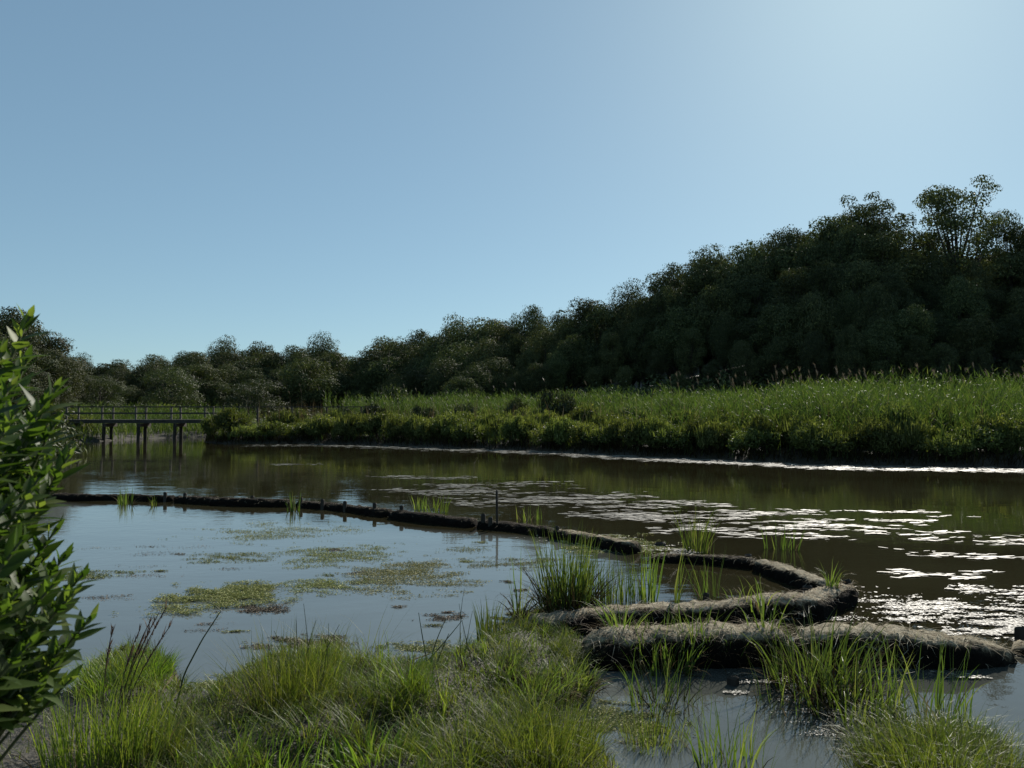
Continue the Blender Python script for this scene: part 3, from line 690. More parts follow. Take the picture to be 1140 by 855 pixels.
def logD(px):
    return at(px, float(np.interp(px, fx, fy)), .13)[1]
def stake(px, py, D, r, label, group='wooden stakes pinning the coir logs', lean=0.0, square=False, name='wooden_stake'):
    q = atd(px, py, D); zt = q[2]; root_z = -.4
    m_ = MB(); n = 4 if square else 9
    tube(m_, [(0, 0, root_z), (lean*.5, 0, (root_z+zt)*.5), (lean, 0, zt-.012), (lean*1.02, .004, zt)], [r*1.02, r, r*.97, r*.75], n)
    o = m_.build(name, M['darkwood'], None); o.location = (q[0]-lean, q[1], 0); o.rotation_euler[2] = random.uniform(0, 1.5)*0
    return tag(o, label, 'stake', group)
stake(553, 546, logD(553), .02, 'tall thin dark pole standing up from the far log row', None, lean=-.015, name='wooden_pole')
for px, py, zt, lab in [(184, 549, .2, 'short stake at the left of the far log row'), (206, 550, .2, 'short stake just right of the leftmost stake in the far row'),
        (281, 553, .22, 'short stake on the second log of the far row'), (335, 555, .22, 'stake by the grass sprig on the far row'), (359, 557, .25, 'taller stub stake right of the grass sprig on the far row'),
        (384, 559, .25, 'square stub stake left of the middle of the far row'), (417, 561, .24, 'dark stub stake by the middle of the far row'), (447, 564, .26, 'dark stub stake left of the sprouting grass on the far row'),
        (523, 579, .2, 'low stake just left of the tall pole'), (546, 577, .26, 'thick low stake beside the foot of the tall pole'), (538, 573, .28, 'thin stake behind the foot of the tall pole'),
        (620, 587, .22, 'low stake at the start of the pale straw-topped log')]:
    stake(px, py-1, logD(px)-.05, .04, lab)
stake(735, 604, 11.3, .085, 'thick dark post stub at the left end of the half-sunk log')
stake(786, 613, 10.9, .05, 'dark stake on the half-sunk log in the water')
stake(833, 617, 10.5, .05, 'dark stake at the right end of the half-sunk log')
stake(786, 660, 7.45, .03, 'square stake head behind the second log', square=True)
stake(899, 652, 8.0, .05, 'thick dark stake left of the corner stub')
stake(943, 645, 8.1, .04, 'dark stake at the right tip of the corner stub')
stake(1138, 698, 6.6, .07, 'square dark post at the right edge of the photo', square=True)
stake(816, 753, 5.55, .045, 'low square stake stub in the water before the nearest log', square=True)

# ------------------------------------------------------------------ algae mats and scum
def mat_flecks(px, py, wpx, hpx, n, m, label, name='algae_mat', group='algae mats floating on the pool', size=.022, dens=1.0, thick=.010, tilt=.22):
    c = at(px, py, 0); rx = wpx/F*c[1]/2; ry = hpx*c[1]**2/(H*F)/2
    n = int(n*3.0); k = n*4; u = rng.uniform(-1.15, 1.15, (k, 2)); sd_ = rng.uniform(0, 100)
    x = u[:, 0]*rx; y = u[:, 1]*ry
    f = .85-np.hypot(u[:, 0], u[:, 1])+.42*fbm(x, y*2.2, 3.2/ max(.4, rx), sd_)+.22*fbm(x, y*2.4, 9, sd_+3)
    kp = rng.random(k) < np.clip(f*1.4*dens, 0, 1); x = x[kp][:n]; y = y[kp][:n]; n = len(x)
    nr = rng.normal(size=(n, 3))*tilt; nr[:, 2] = 1
    m_ = MB(); leafquads(m_, np.stack([x, y, rng.uniform(.002, thick, n)], 1), nr, size*rng.uniform(.5, 1.6, n), .35)
    o = m_.build(name, m); o.location = c
    return tag(o, label, 'algae', group)
G, T, B_ = M['alg_green'], M['alg_tan'], M['alg_brown']
mat_flecks(250, 665, 150, 34, 5000, G, 'dense bright green algae mat, the greenest one in the pool', thick=.03)
mat_flecks(285, 678, 70, 12, 500, B_, 'brown algae trailing off the greenest mat')
mat_flecks(310, 592, 200, 24, 2600, G, 'long thin greenish algae mat nearest the far log row', dens=.75)
mat_flecks(256, 621, 95, 14, 900, G, 'small dark algae mat above the greenest mat', dens=.8)
mat_flecks(375, 618, 140, 28, 2400, G, 'patchy green algae mat in the middle of the pool', dens=.7)
mat_flecks(455, 638, 175, 44, 5200, T, 'large yellowish algae mat in the middle of the pool', dens=.7)
mat_flecks(365, 652, 110, 24, 1500, G, 'thin algae mat left of the large yellowish one', dens=.65)
mat_flecks(580, 627, 120, 14, 1500, T, 'tan algae mat right of the pole reflection', dens=.6)
mat_flecks(520, 612, 70, 8, 400, T, 'small tan algae streak below the tall pole', dens=.4)
mat_flecks(92, 640, 130, 13, 1200, G, 'yellow-green algae streak beside the leafy shrub', dens=.8)
mat_flecks(690, 606, 130, 22, 1500, T, 'pale algae packed at the right end of the far row', dens=.8, size=.05)
mat_flecks(580, 695, 70, 40, 2600, T, 'pale tan algae caught left of the second log', dens=.9)
mat_flecks(340, 716, 130, 18, 1500, B_, 'brown algae floating off the tall tussock', dens=.6)
mat_flecks(490, 688, 60, 12, 500, B_, 'small brown algae patch before the large yellowish mat', dens=.5)
mat_flecks(470, 722, 100, 18, 1000, T, 'tan algae along the bank edge by the broken twigs', dens=.6)
mat_flecks(240, 760, 60, 22, 700, G, 'dark weed just under the bank by the bright mound', dens=.5)
mat_flecks(700, 805, 120, 50, 2200, T, 'pale straw litter floating at the bank below the nearest log', dens=.5)
for k in range(18):
    mat_flecks(random.gauss(190, 60), random.gauss(668, 30), random.uniform(40, 90), random.uniform(3, 6), 110, B_, 'thin brown algae wisp drifting left of the greenest mat', group='brown algae wisps', dens=.3, size=.018)
for k in range(16):
    mat_flecks(random.uniform(120, 620), random.uniform(600, 712), random.uniform(15, 40), random.uniform(2, 5), 80, random.choice([G, B_]), 'tiny algae wisp adrift on the pool', group='tiny algae wisps', dens=.7)

sc = MB()
def flakes(px, py, wpx, hpx, n, smin, smax, dens=1.0, asp=2.2, cov=.42):
    """irregular pale flakes of scum gathered in a drift"""
    c = at(px, py, 0); rx = wpx/F*c[1]/2; ry = hpx*c[1]**2/(H*F)/2
    smax = smax*.27; smin = smin*.4; n = int(min(n*4.5, cov*np.pi*rx*ry/(np.pi*asp*.35*(.6*.5*(smin+smax))**2*1.3))); u = rng.uniform(-1.1, 1.1, (n*8, 2)); q = rng.uniform(0, 99); X_, Y_ = u[:, 0]*rx, u[:, 1]*ry
    f = .05-np.abs(u[:, 0])**4*.9-u[:, 1]**2*.8+.8*fbm(X_, Y_*5+X_*.2, 2.2/max(rx, .6)+.3, q)+.5*fbm(X_, Y_*5, 8/max(rx, .6)+1, q+5)
    u = u[rng.random(len(u)) < np.clip(f*1.6*dens, 0, 1)][:n]; n = len(u); k = 9
    th = np.linspace(0, 2*np.pi, k, endpoint=False)[None]+rng.uniform(0, 1, (n, 1)); s = rng.uniform(smin, smax, (n, 1))*rng.random((n, 1))**.6
    r = s*(1+.35*rng.normal(size=(n, k))); r = np.clip(r, .25*s, None)
    tl = rng.normal(0, .09 if smax < .06 else .05, (n, 2))
    dx = r*np.cos(th)*asp*.5; dy = r*np.sin(th)*.5*1.4; z0 = rng.uniform(.003, .016, n)[:, None]
    Vv = np.stack([c[0]+u[:, :1]*rx+dx, c[1]+u[:, 1:]*ry+dy, np.maximum(z0+dx*tl[:, :1]+dy*tl[:, 1:], .0015)], -1)
    sc.add(Vv, np.arange(n*k).reshape(n, k))
# along the far bank
for px in range(300, 1160, 20):
    ey = float(np.interp(px, [q[0] for q in far_edge_px], [q[1] for q in far_edge_px]))
    a = np.clip((px-250)/700, .12, 1)**1.3
    flakes(px+random.uniform(-8, 8), ey+2+1.5*a, 60, 2.5+4*a, int(10+60*a), .12, .5, asp=4, cov=.7)
# open water streaks
for px, py, wpx, hpx, n in [(560, 540, 190, 8, 60), (500, 548, 160, 10, 70), (620, 553, 220, 14, 130), (700, 562, 200, 14, 120), (560, 560, 120, 10, 60), (470, 532, 120, 5, 30), (330, 517, 60, 3, 12),
        (760, 575, 160, 12, 110), (860, 571, 120, 8, 90), (850, 582, 190, 12, 170), (930, 588, 200, 14, 220), (985, 570, 120, 4, 50), (1000, 580, 80, 5, 40), (1090, 598, 170, 13, 190), (1130, 605, 120, 8, 90),
        (880, 597, 130, 9, 80), (1010, 612, 60, 5, 30), (1060, 575, 60, 3, 16), (1075, 620, 120, 8, 22), (1060, 640, 110, 10, 40), (780, 590, 120, 10, 60), (690, 575, 130, 10, 70), (1010, 640, 80, 10, 30), (945, 520, 90, 4, 30)]:
    flakes(px, py, wpx*1.1, hpx, n*2, .04, .26, asp=4.5, cov=.4)
flakes(1085, 688, 200, 44, 2600, .015, .085, 1.3, 1.8, .9)
flakes(1040, 676, 110, 30, 500, .02, .1, 1.0, 1.8)
flakes(985, 672, 130, 40, 160, .015, .06, 1)
flakes(1120, 660, 110, 24, 240, .02, .12, 1, 2.5)
flakes(845, 757, 75, 22, 1100, .01, .05, 1.6, 1.5)
flakes(822, 772, 40, 6, 120, .01, .05, 1.5, 2)
flakes(920, 780, 150, 70, 420, .008, .04, .8, 1.5)
flakes(1030, 752, 170, 10, 160, .015, .07, 1, 2.5)
flakes(1120, 735, 60, 10, 240, .015, .08, 1, 2)
flakes(745, 615, 70, 18, 300, .02, .1, 1, 2)
flakes(860, 690, 220, 16, 300, .01, .05, 1, 1.6)
flakes(640, 598, 130, 10, 200, .02, .1, 1, 2)
tag(sc.build('floating_scum', M['scum']), 'pale scum flakes drifting on the water', None, kind='stuff')

# ------------------------------------------------------------------ near grass
def near_base(n, x0=-7, x1=7, y0=3.2, y1=7):
    p = np.stack([rng.uniform(x0, x1, n), rng.uniform(y0, y1, n)], 1)
    s = sdist(p[:, 0], p[:, 1], near_poly); return p[s > .02], s[s > .02]
mbs = {'fine': MB(), 'lush': MB(), 'straw': MB(), 'thatch': MB()}
# a short carpet first
p, sn = near_base(140000); px = pxof(p); py = 460+F*(H-.15)/p[:, 1]
k = rng.random(len(p)) < np.where((px < 150) & (py > 775), .12, np.clip(.9+.4*fbm(p[:, 0], p[:, 1], 3.4, 21), .25, 1)); p = p[k]; n = len(p)
base = np.stack([p[:, 0], p[:, 1], height(p[:, 0], p[:, 1])-.01], 1); kind = rng.random(n)+.3*fbm(p[:, 0], p[:, 1], 2.0, 3)+.5*np.clip(-.25-fbm(p[:, 0], p[:, 1], 3.4, 21), 0, 1)
for nm, k in (('fine', kind < .66), ('lush', (kind >= .66) & (kind < .97)), ('straw', (kind >= .97) & (kind < 1.02)), ('thatch', kind >= 1.02)):
    m_ = int(k.sum()); ribbons(mbs[nm], base[k], rng.uniform(0, 6.28, m_), rng.uniform(.2, 1.2, m_), rng.uniform(.03, .11, m_), rng.uniform(.004, .008, m_), rng.uniform(.3, 1.6, m_), 3, wig=.1)
# then leaning clumps of every size
c, sc_ = near_base(8200); px = pxof(c); py = 460+F*(H-.15)/c[:, 1]
k = (rng.random(len(c)) < np.where((px < 150) & (py > 775), .05, .9)); c = c[k]; sc_ = sc_[k]
k = rng.random(len(c)) < np.clip(.72+.65*fbm(c[:, 0], c[:, 1], 3.4, 21), .05, 1); c = c[k]; sc_ = sc_[k]
nc = len(c); ch = np.clip((.115+.07*fbm(c[:, 0], c[:, 1], 2.2, 5))*np.exp(rng.normal(0, .38, nc)), .04, .36)*np.clip(.45+1.2*sc_, .45, 1.1)
ck = rng.random(nc)+.3*fbm(c[:, 0], c[:, 1], 1.6, 12); ca = 2.2*fbm(c[:, 0], c[:, 1], 2.2, 9)+rng.normal(0, .6, nc); cr_ = rng.uniform(.03, .11, nc); cl = rng.uniform(0, .5, nc)
cn = rng.integers(16, 46, nc); idx = np.repeat(np.arange(nc), cn); m = len(idx)
a = rng.uniform(0, 6.28, m); r = cr_[idx]*np.sqrt(rng.random(m)); q = c[idx]+np.stack([np.cos(a)*r, np.sin(a)*r], 1)
base = np.stack([q[:, 0], q[:, 1], height(q[:, 0], q[:, 1])-.01], 1)
mixk = ck[idx]+rng.normal(0, .16, m)
for nm, k in (('fine', mixk < .62), ('lush', (mixk >= .62) & (mixk < 1.0)), ('straw', (mixk >= 1.0) & (mixk < 1.09)), ('thatch', mixk >= 1.09)):
    n = int(k.sum()); i_ = idx[k]
    ribbons(mbs[nm], base[k], np.where(rng.random(n) < .55, ca[i_]+rng.normal(0, .5, n), a[k]+rng.normal(0, .5, n)), np.clip(cl[i_]*.6+6*r[k]+rng.normal(0, .1, n), .02, 1.1), ch[i_]*rng.uniform(.6, 1.7, n)*(.8 if nm == 'thatch' else 1), rng.uniform(.003, .0065, n)*(1.25 if nm == 'lush' else 1), rng.uniform(.3, 1.9, n), 4, wig=.07)
# low mossy plants in patches along the edge
mm = MB(); p, sn = near_base(60000); k = ((fbm(p[:, 0], p[:, 1], 3.0, 33) > .15) & (sn < 1.1)) | (fbm(p[:, 0], p[:, 1], 3.4, 21) < -.35); k &= (pxof(p) > 150) | (p[:, 1] > 5.1); p = p[k]; n = len(p)
leafquads(mm, np.stack([p[:, 0], p[:, 1], height(p[:, 0], p[:, 1])+rng.uniform(.005, .045, n)], 1), rng.normal(0, .5, (n, 3))+[0, 0, 1], rng.uniform(.012, .026, n), .7)
tag(mm.build('low_moss', M['moss']), 'low yellow-green mossy plants along the bank edge', None, kind='stuff')
tag(mbs['fine'].build('fine_grass', M['fine']), 'fine olive grass covering the near bank', None, kind='stuff')
tag(mbs['lush'].build('lush_grass', M['lush']), 'bright green grass blades on the near bank', None, kind='stuff')
tag(mbs['straw'].build('dead_grass', M['straw']), 'dead straw lying through the near bank grass', None, kind='stuff')
tag(mbs['thatch'].build('dark_dead_grass', M['thatch']), 'dark dead grass matted under the near bank grass', None, kind='stuff')

def tussock(px, py, label, kind='cord', n=90, h=.5, rad=.12, wd=.009, lean=(.02, .35), droop=(.2, 1.0), dead=.2, z=None, group=None, name='grass_tussock', thatch=0, cat='grass tuft', azb=None, deadmat='straw'):
    q = at(px, py, 0 if z is None else z)
    if z is None:
        for _ in range(3): q = at(px, py, max(float(height(q[0], q[1])), -.02))
    if kind == 'cord': wd *= 1.35
    root = empty(name, q, label, cat, group)
    def blades(k, m, nm, h_, wd_, ln, dr, rad_):
        a = rng.uniform(0, 6.28, k); r = rad_*np.sqrt(rng.random(k)); b = np.stack([np.cos(a)*r, np.sin(a)*r, np.full(k, -.02)], 1)
        az = a+rng.normal(0, .7, k) if azb is None else rng.normal(azb, .7, k)
        mm = MB(); ribbons(mm, b, az, rng.uniform(ln[0], ln[1], k)*(.4+.6*r/max(rad_, 1e-6)), h_*rng.uniform(.5, 1.1, k), wd_*rng.uniform(.6, 1.3, k), rng.uniform(dr[0], dr[1], k), 5, twist=az+np.pi/2+rng.normal(0, .7, k), wig=.04)
        mm.build(nm, m, root)
    blades(n, M[kind], 'blades', h, wd, lean, droop, rad)
    if dead: blades(max(4, int(n*dead)), M[deadmat], 'dead_blades', h*.8, wd*.9, (lean[0]+.2, lean[1]+.5), (droop[0]+.4, droop[1]+.6), rad)
    if thatch: blades(thatch, M['thatch'], 'dark_thatch', h*.75, wd*1.1, (.5, 1.3), (.9, 1.9), rad*1.05)
    return root

CG = 'cordgrass clumps in the shallows'
# on and behind the second log
tussock(632, 690, 'tall cordgrass clump with black thatch at the left end of the second log', n=210, h=.88, rad=.20, wd=.013, lean=(.02, .22), droop=(.05, .5), thatch=160, dead=.8, deadmat='thatch', group=CG)
tussock(612, 692, 'thin leaning cordgrass at the left edge of the tall black-thatched clump', n=40, h=.5, rad=.12, wd=.011, group=CG, thatch=40, dead=.1)
tussock(672, 674, 'bright sparse cordgrass standing just right of the tall black-thatched clump', n=85, h=.56, rad=.2, wd=.011, lean=(.0, .15), droop=(.05, .4), dead=.05, group=CG)
tussock(718, 672, 'small upright cordgrass behind the middle of the second log', n=40, h=.68, rad=.14, wd=.012, lean=(0, .2), droop=(.05, .4), dead=.05, group=CG)
tussock(752, 692, 'single tall leaning cordgrass shoot between the two near logs', n=10, h=.8, rad=.04, wd=.016, lean=(.1, .35), droop=(.1, .6), dead=0, azb=.2, group=CG)
tussock(577, 690, 'lone dark-footed cordgrass shoot left of the tall clump', n=12, h=.75, rad=.05, wd=.012, lean=(0, .2), droop=(.05, .3), dead=.3, thatch=25, deadmat='thatch', group=CG)
tussock(545, 716, 'upright cordgrass tuft at the tip of the bank', n=46, h=.38, rad=.1, wd=.010, lean=(0, .2), droop=(.05, .5), dead=.1, group=CG)
tussock(697, 671, 'thin upright cordgrass between the bright sparse clump and the small one behind the second log', n=34, h=.6, rad=.12, wd=.009, lean=(0, .2), droop=(.05, .5), dead=.2, group=CG)
tussock(790, 668, 'tall thin cordgrass wisps by the square stake head', n=16, h=.6, rad=.12, wd=.009, lean=(0, .35), droop=(.1, .8), dead=.3, group=CG)
# before the nearest log
tussock(735, 745, 'broad cordgrass clump hanging over the left face of the nearest log', n=120, h=.46, rad=.24, wd=.012, lean=(.0, .4), droop=(.2, 1.1), thatch=80, dead=.25, group=CG)
tussock(700, 742, 'cordgrass rooted at the left end of the nearest log', n=55, h=.42, rad=.13, wd=.011, droop=(.3, 1.1), dead=.3, thatch=30, group=CG)
tussock(776, 740, 'cordgrass shoots climbing the nearest log right of the broad clump', n=60, h=.52, rad=.12, wd=.012, lean=(0, .3), droop=(.1, .9), dead=.2, thatch=20, group=CG)
tussock(850, 702, 'sparse cordgrass with folded blades on top of the nearest log', n=16, h=.42, rad=.12, wd=.012, lean=(.1, .6), droop=(.3, 1.8), dead=.4, z=.22, group=CG)
tussock(914, 770, 'largest cordgrass clump in the water, before the middle of the nearest log', n=150, h=.62, rad=.30, wd=.010, lean=(.0, .4), droop=(.2, 1.4), thatch=170, dead=.7, deadmat='thatch', group=CG)
tussock(950, 800, 'tangled cordgrass in the water right of the largest clump', n=90, h=.52, rad=.26, wd=.009, lean=(0, .6), droop=(.3, 1.6), thatch=110, dead=.7, deadmat='thatch', group=CG)
tussock(1040, 800, 'upright thin cordgrass at the back of the rounded tussock', n=44, h=.52, rad=.2, wd=.010, lean=(0, .35), droop=(.1, 1.0), dead=.2, group=CG)
tussock(985, 805, 'cordgrass stems standing left of the rounded tussock', n=26, h=.55, rad=.1, wd=.010, lean=(0, .2), droop=(.1, .7), dead=.1, group=CG)
tussock(872, 790, 'sparse thin cordgrass stems in the water left of the largest clump', n=22, h=.4, rad=.2, wd=.008, lean=(0, .25), droop=(.1, .8), dead=.2, group=CG)
tussock(690, 704, 'ragged cordgrass growing from the left end of the nearest log', n=36, h=.4, rad=.12, wd=.009, lean=(.1, .6), droop=(.3, 1.6), dead=.8, thatch=40, z=.18, group=CG)
tussock(812, 728, 'thin drooping cordgrass on the dark face of the nearest log', n=26, h=.36, rad=.14, wd=.008, lean=(.1, .6), droop=(.4, 1.8), dead=.8, thatch=40, z=.06, group=CG)
tussock(1010, 738, 'few bent stems before the right half of the nearest log', n=12, h=.4, rad=.16, wd=.008, lean=(.05, .6), droop=(.2, 1.6), dead=.5, group=CG)
tussock(835, 668, 'sparse dry sprigs on top of the second log', n=14, h=.3, rad=.2, wd=.008, lean=(.1, .7), droop=(.2, 1.6), dead=1.0, z=.17, group=CG)
tussock(740, 790, 'reedy stems standing in the dark water at the bank edge', n=50, h=.42, rad=.22, wd=.007, lean=(0, .35), droop=(.1, .9), dead=.9, thatch=30, deadmat='thatch', group=CG)
# beyond, on the low logs
tussock(775, 615, 'cordgrass clump on the half-sunk log, bending to the right', n=56, h=.66, rad=.2, wd=.014, lean=(0, .4), droop=(.1, .9), dead=.1, group=CG)
tussock(870, 612, 'thin sprigs of cordgrass behind the low log', n=22, h=.45, rad=.25, wd=.014, lean=(0, .3), droop=(.1, .7), dead=.2, group=CG)
tussock(927, 655, 'small tuft with curling blades on the corner stub', n=26, h=.36, rad=.06, wd=.012, lean=(.1, .5), droop=(.4, 1.7), dead=.3, z=.17, group=CG)
tussock(850, 680, 'few green blades on the second log left of the corner stub', n=8, h=.4, rad=.1, wd=.012, group=CG, dead=.2, z=.16)
tussock(487, 572, 'wispy grass sprouting behind the far row left of the tall pole', n=34, h=.5, rad=.22, wd=.018, lean=(0, .4), droop=(.1, .8), dead=.1, group=CG)
tussock(467, 568, 'small pale grass sprig beside the wispy grass on the far row', n=24, h=.42, rad=.14, wd=.018, lean=(0, .3), droop=(.1, .6), dead=.1, group=CG)
tussock(590, 580, 'thin grass growing on the far row right of the tall pole', n=20, h=.36, rad=.25, wd=.016, lean=(0, .3), droop=(.1, .8), dead=.5, group=CG)
tussock(327, 570, 'upright green sprig before the far row below a short stake', n=26, h=.42, rad=.12, wd=.02, lean=(0, .2), droop=(.05, .4), dead=.1, group=CG)
tussock(139, 563, 'green sprig before the leftmost log of the far row', n=24, h=.4, rad=.14, wd=.022, lean=(0, .2), droop=(.05, .4), dead=.1, group=CG)
tussock(172, 564, 'tiny sprig right of the leftmost green sprig', n=10, h=.3, rad=.06, wd=.018, dead=.1, group=CG)
# bank tussocks
BT = 'tussocks on the near bank'
tussock(142, 752, 'rounded bright green mound at the water edge beside the leafy shrub', 'lush', n=900, h=.19, rad=.28, wd=.006, lean=(.05, .8), droop=(.3, 1.4), dead=.08, thatch=120, group=BT)
tussock(118, 770, 'dark skirt of grass below the rounded bright mound', 'lush', n=260, h=.24, rad=.17, wd=.006, lean=(.1, .9), droop=(.4, 1.5), dead=.1, thatch=120, group=BT)
tussock(318, 800, 'tall rushy tussock with a dark hollow of drooping dead thatch', 'fine', n=460, h=.56, rad=.19, wd=.005, lean=(.0, .45), droop=(.1, 1.0), dead=.3, thatch=320, group=BT)
tussock(355, 785, 'grass tussock behind the dark hollow', 'fine', n=320, h=.42, rad=.2, wd=.005, lean=(0, .5), droop=(.2, 1.1), dead=.2, group=BT)
tussock(438, 775, 'soft yellow-green fan of grass in the middle of the bank', 'lush', n=420, h=.21, rad=.2, wd=.005, lean=(.0, .7), droop=(.2, 1.2), dead=.1, group=BT)
tussock(230, 800, 'low grassy hummock left of the dark hollow', 'fine', n=420, h=.19, rad=.28, wd=.005, lean=(.05, .8), droop=(.3, 1.4), dead=.2, thatch=80, group=BT)
tussock(592, 770, 'thatchy hummock with dead blades spilling toward the nearest log', 'cord', n=240, h=.25, rad=.24, wd=.008, lean=(.05, .8), droop=(.4, 1.5), dead=.6, thatch=260, group=BT)
tussock(636, 765, 'drooping cordgrass on the dark bank edge left of the nearest log', 'cord', n=150, h=.27, rad=.17, wd=.009, lean=(.1, .8), droop=(.6, 1.8), dead=.4, thatch=200, group=BT)
tussock(552, 748, 'dark thatchy knoll behind the broken twigs', 'cord', n=160, h=.19, rad=.2, wd=.007, lean=(.1, .9), droop=(.4, 1.6), dead=.5, thatch=240, group=BT)
tussock(600, 838, 'large soft yellow-green tussock at the bottom of the photo', 'fine', n=900, h=.33, rad=.32, wd=.005, lean=(.0, .75), droop=(.3, 1.4), dead=.12, group=BT)
tussock(520, 845, 'wide tuft of long arching grass left of the large soft tussock', 'fine', n=420, h=.3, rad=.28, wd=.006, lean=(.05, .8), droop=(.3, 1.6), dead=.2, group=BT)
tussock(725, 830, 'thin pale grass standing at the bank edge before the nearest log', 'fine', n=240, h=.24, rad=.2, wd=.005, lean=(0, .4), droop=(.1, .9), dead=.3, group=BT)
tussock(815, 858, 'sparse bright blades in the water at the bottom of the photo', 'cord', n=60, h=.42, rad=.2, wd=.008, lean=(0, .4), droop=(.1, .9), dead=.1, group=BT)
tussock(1050, 850, 'rounded tussock of fine soft grass in the lower right corner', 'fine', n=1500, h=.28, rad=.42, wd=.0045, lean=(.05, 1.0), droop=(.4, 1.5), dead=.15, thatch=150, group=BT)
tussock(985, 856, 'smaller soft tuft on the left flank of the lower right tussock', 'fine', n=320, h=.24, rad=.2, wd=.0045, lean=(.05, .9), droop=(.4, 1.4), dead=.15, group=BT)
tussock(420, 850, 'broad-bladed green clump at the bottom middle of the photo', 'lush', n=160, h=.22, rad=.25, wd=.012, lean=(.1, .8), droop=(.4, 1.5), dead=.15, group=BT)
tussock(105, 855, 'tall loose grass clump rising before the bare mud at lower left', 'lush', n=230, h=.46, rad=.22, wd=.008, lean=(0, .3), droop=(.1, .8), dead=.15, group=BT)
tussock(150, 850, 'upright grass right of the tall loose clump at lower left', 'fine', n=150, h=.42, rad=.16, wd=.007, lean=(0, .3), droop=(.1, .8), dead=.2, group=BT)
tussock(290, 858, 'bright coarse grass below the dark hollow', 'lush', n=220, h=.2, rad=.3, wd=.008, lean=(0, .6), droop=(.2, 1.2), dead=.1, group=BT)

def rushes(px, py, tips, label, m='rush', w_=.007, group=None, name='rush_stalks'):
    q = at(px, py, 0)
    for _ in range(3): q = at(px, py, max(float(height(q[0], q[1])), 0))
    m_ = MB(); 
    for tx, ty in tips:
        e = atd(tx, ty, q[1]+random.uniform(-.05, .05))-q; b = np.array([random.gauss(0, .03), random.gauss(0, .03), -.02])
        tube(m_, bez(b, (b+e)*.5+np.array([random.gauss(0, .03), 0, .02]), e, 7), np.linspace(w_, w_*.35, 7)*.5, 6)
    o = m_.build(name, M[m]); o.location = q
    return tag(o, label, 'rush', group)
rushes(480, 745, [(515, 690), (500, 705), (497, 688), (466, 682)], 'splayed dark rush stalks beside the broken twigs', w_=.012)
rushes(520, 740, [(517, 655), (511, 672), (526, 680)], 'thin upright rush stalks between twigs and cordgrass')
rushes(345, 775, [(338, 672), (330, 690), (366, 694), (378, 695), (305, 702), (352, 690), (362, 712)], 'thin dark stalks sticking up out of the rushy tussock')
# single bent rush with its broken tip
q = at(190, 812, .12); m_ = MB()
pts = [atd(190, 812, q[1]), atd(205, 750, q[1]), atd(225, 712, q[1]), atd(246, 680, q[1])]
pts = np.array(pts)-q; tt = np.linspace(0, 3, 14)
tube(m_, np.stack([np.interp(tt, range(4), pts[:, k]) for k in range(3)], 1), np.linspace(.006, .003, 14), 6)
e = pts[-1]; tube(m_, [e, e+(-.10, 0, .005), e+(-.27, .02, -.10)], [.003, .0028, .0015], 6) if False else None
tube(m_, bez(e, e+np.array([-.05, 0, .06]), e+np.array([-.20, .03, .06]), 6), np.linspace(.003, .001, 6), 5)
o = m_.build('bent_rush', M['rush']); o.location = q; tag(o, 'long bent rush leaning right over the water near the bright mound', 'rush')
# russet seedheads by the shrub
q = at(128, 850, .15); root = empty('seedhead_grass', q, 'russet grass seedheads leaning right beside the leafy shrub', 'grass')
ms_ = MB(); mh = MB()
for tx, ty in [(185, 676), (177, 682), (168, 690), (156, 700), (126, 698), (190, 696)]:
    e = atd(tx, ty, q[1]-.1)-q; c_ = bez((random.gauss(0, .04), 0, -.03), e*.5+np.array([-.08, 0, .05]), e, 9); tube(ms_, c_, np.linspace(.004, .002, 9), 5)
    for k in range(26):
        b = c_[5]+(c_[8]-c_[5])*random.random()
        ribbons(mh, b[None], np.array([random.gauss(.4, .9)]), np.array([random.uniform(.2, .7)]), np.array([random.uniform(.03, .07)]), np.array([.008]), np.array([.3]), 2)
ms_.build('stalks', M['russet'], root); mh.build('seedheads', M['russet'], root)
# dead twigs on the bank
for px, py, ex, ey, lab in [(440, 748, 478, 728, 'pale straight dead stalk lying on the bank by the rushes'), (468, 752, 480, 738, 'dark rotten twig stub beside the splayed rushes'), (455, 752, 462, 742, 'small dark stump of twigs left of the splayed rushes'),
        (505, 742, 530, 722, 'leaning dead stalk below the upright rushes'), (170, 790, 193, 752, 'white bleached stalk leaning by the bright mound')]:
    a = at(px, py, .12); b = at(ex, ey, .16); m_ = MB(); d = b-a
    tube(m_, [(0, 0, 0), d*.5+np.array([0, 0, .02]), d], [.011 if 'dark' in lab else .006, .009 if 'dark' in lab else .005, .004], 6)
    o = m_.build('dead_twig', M['darkwood'] if 'dark' in lab else M['straw']); o.location = a; tag(o, lab, 'twig', 'dead twigs on the bank')

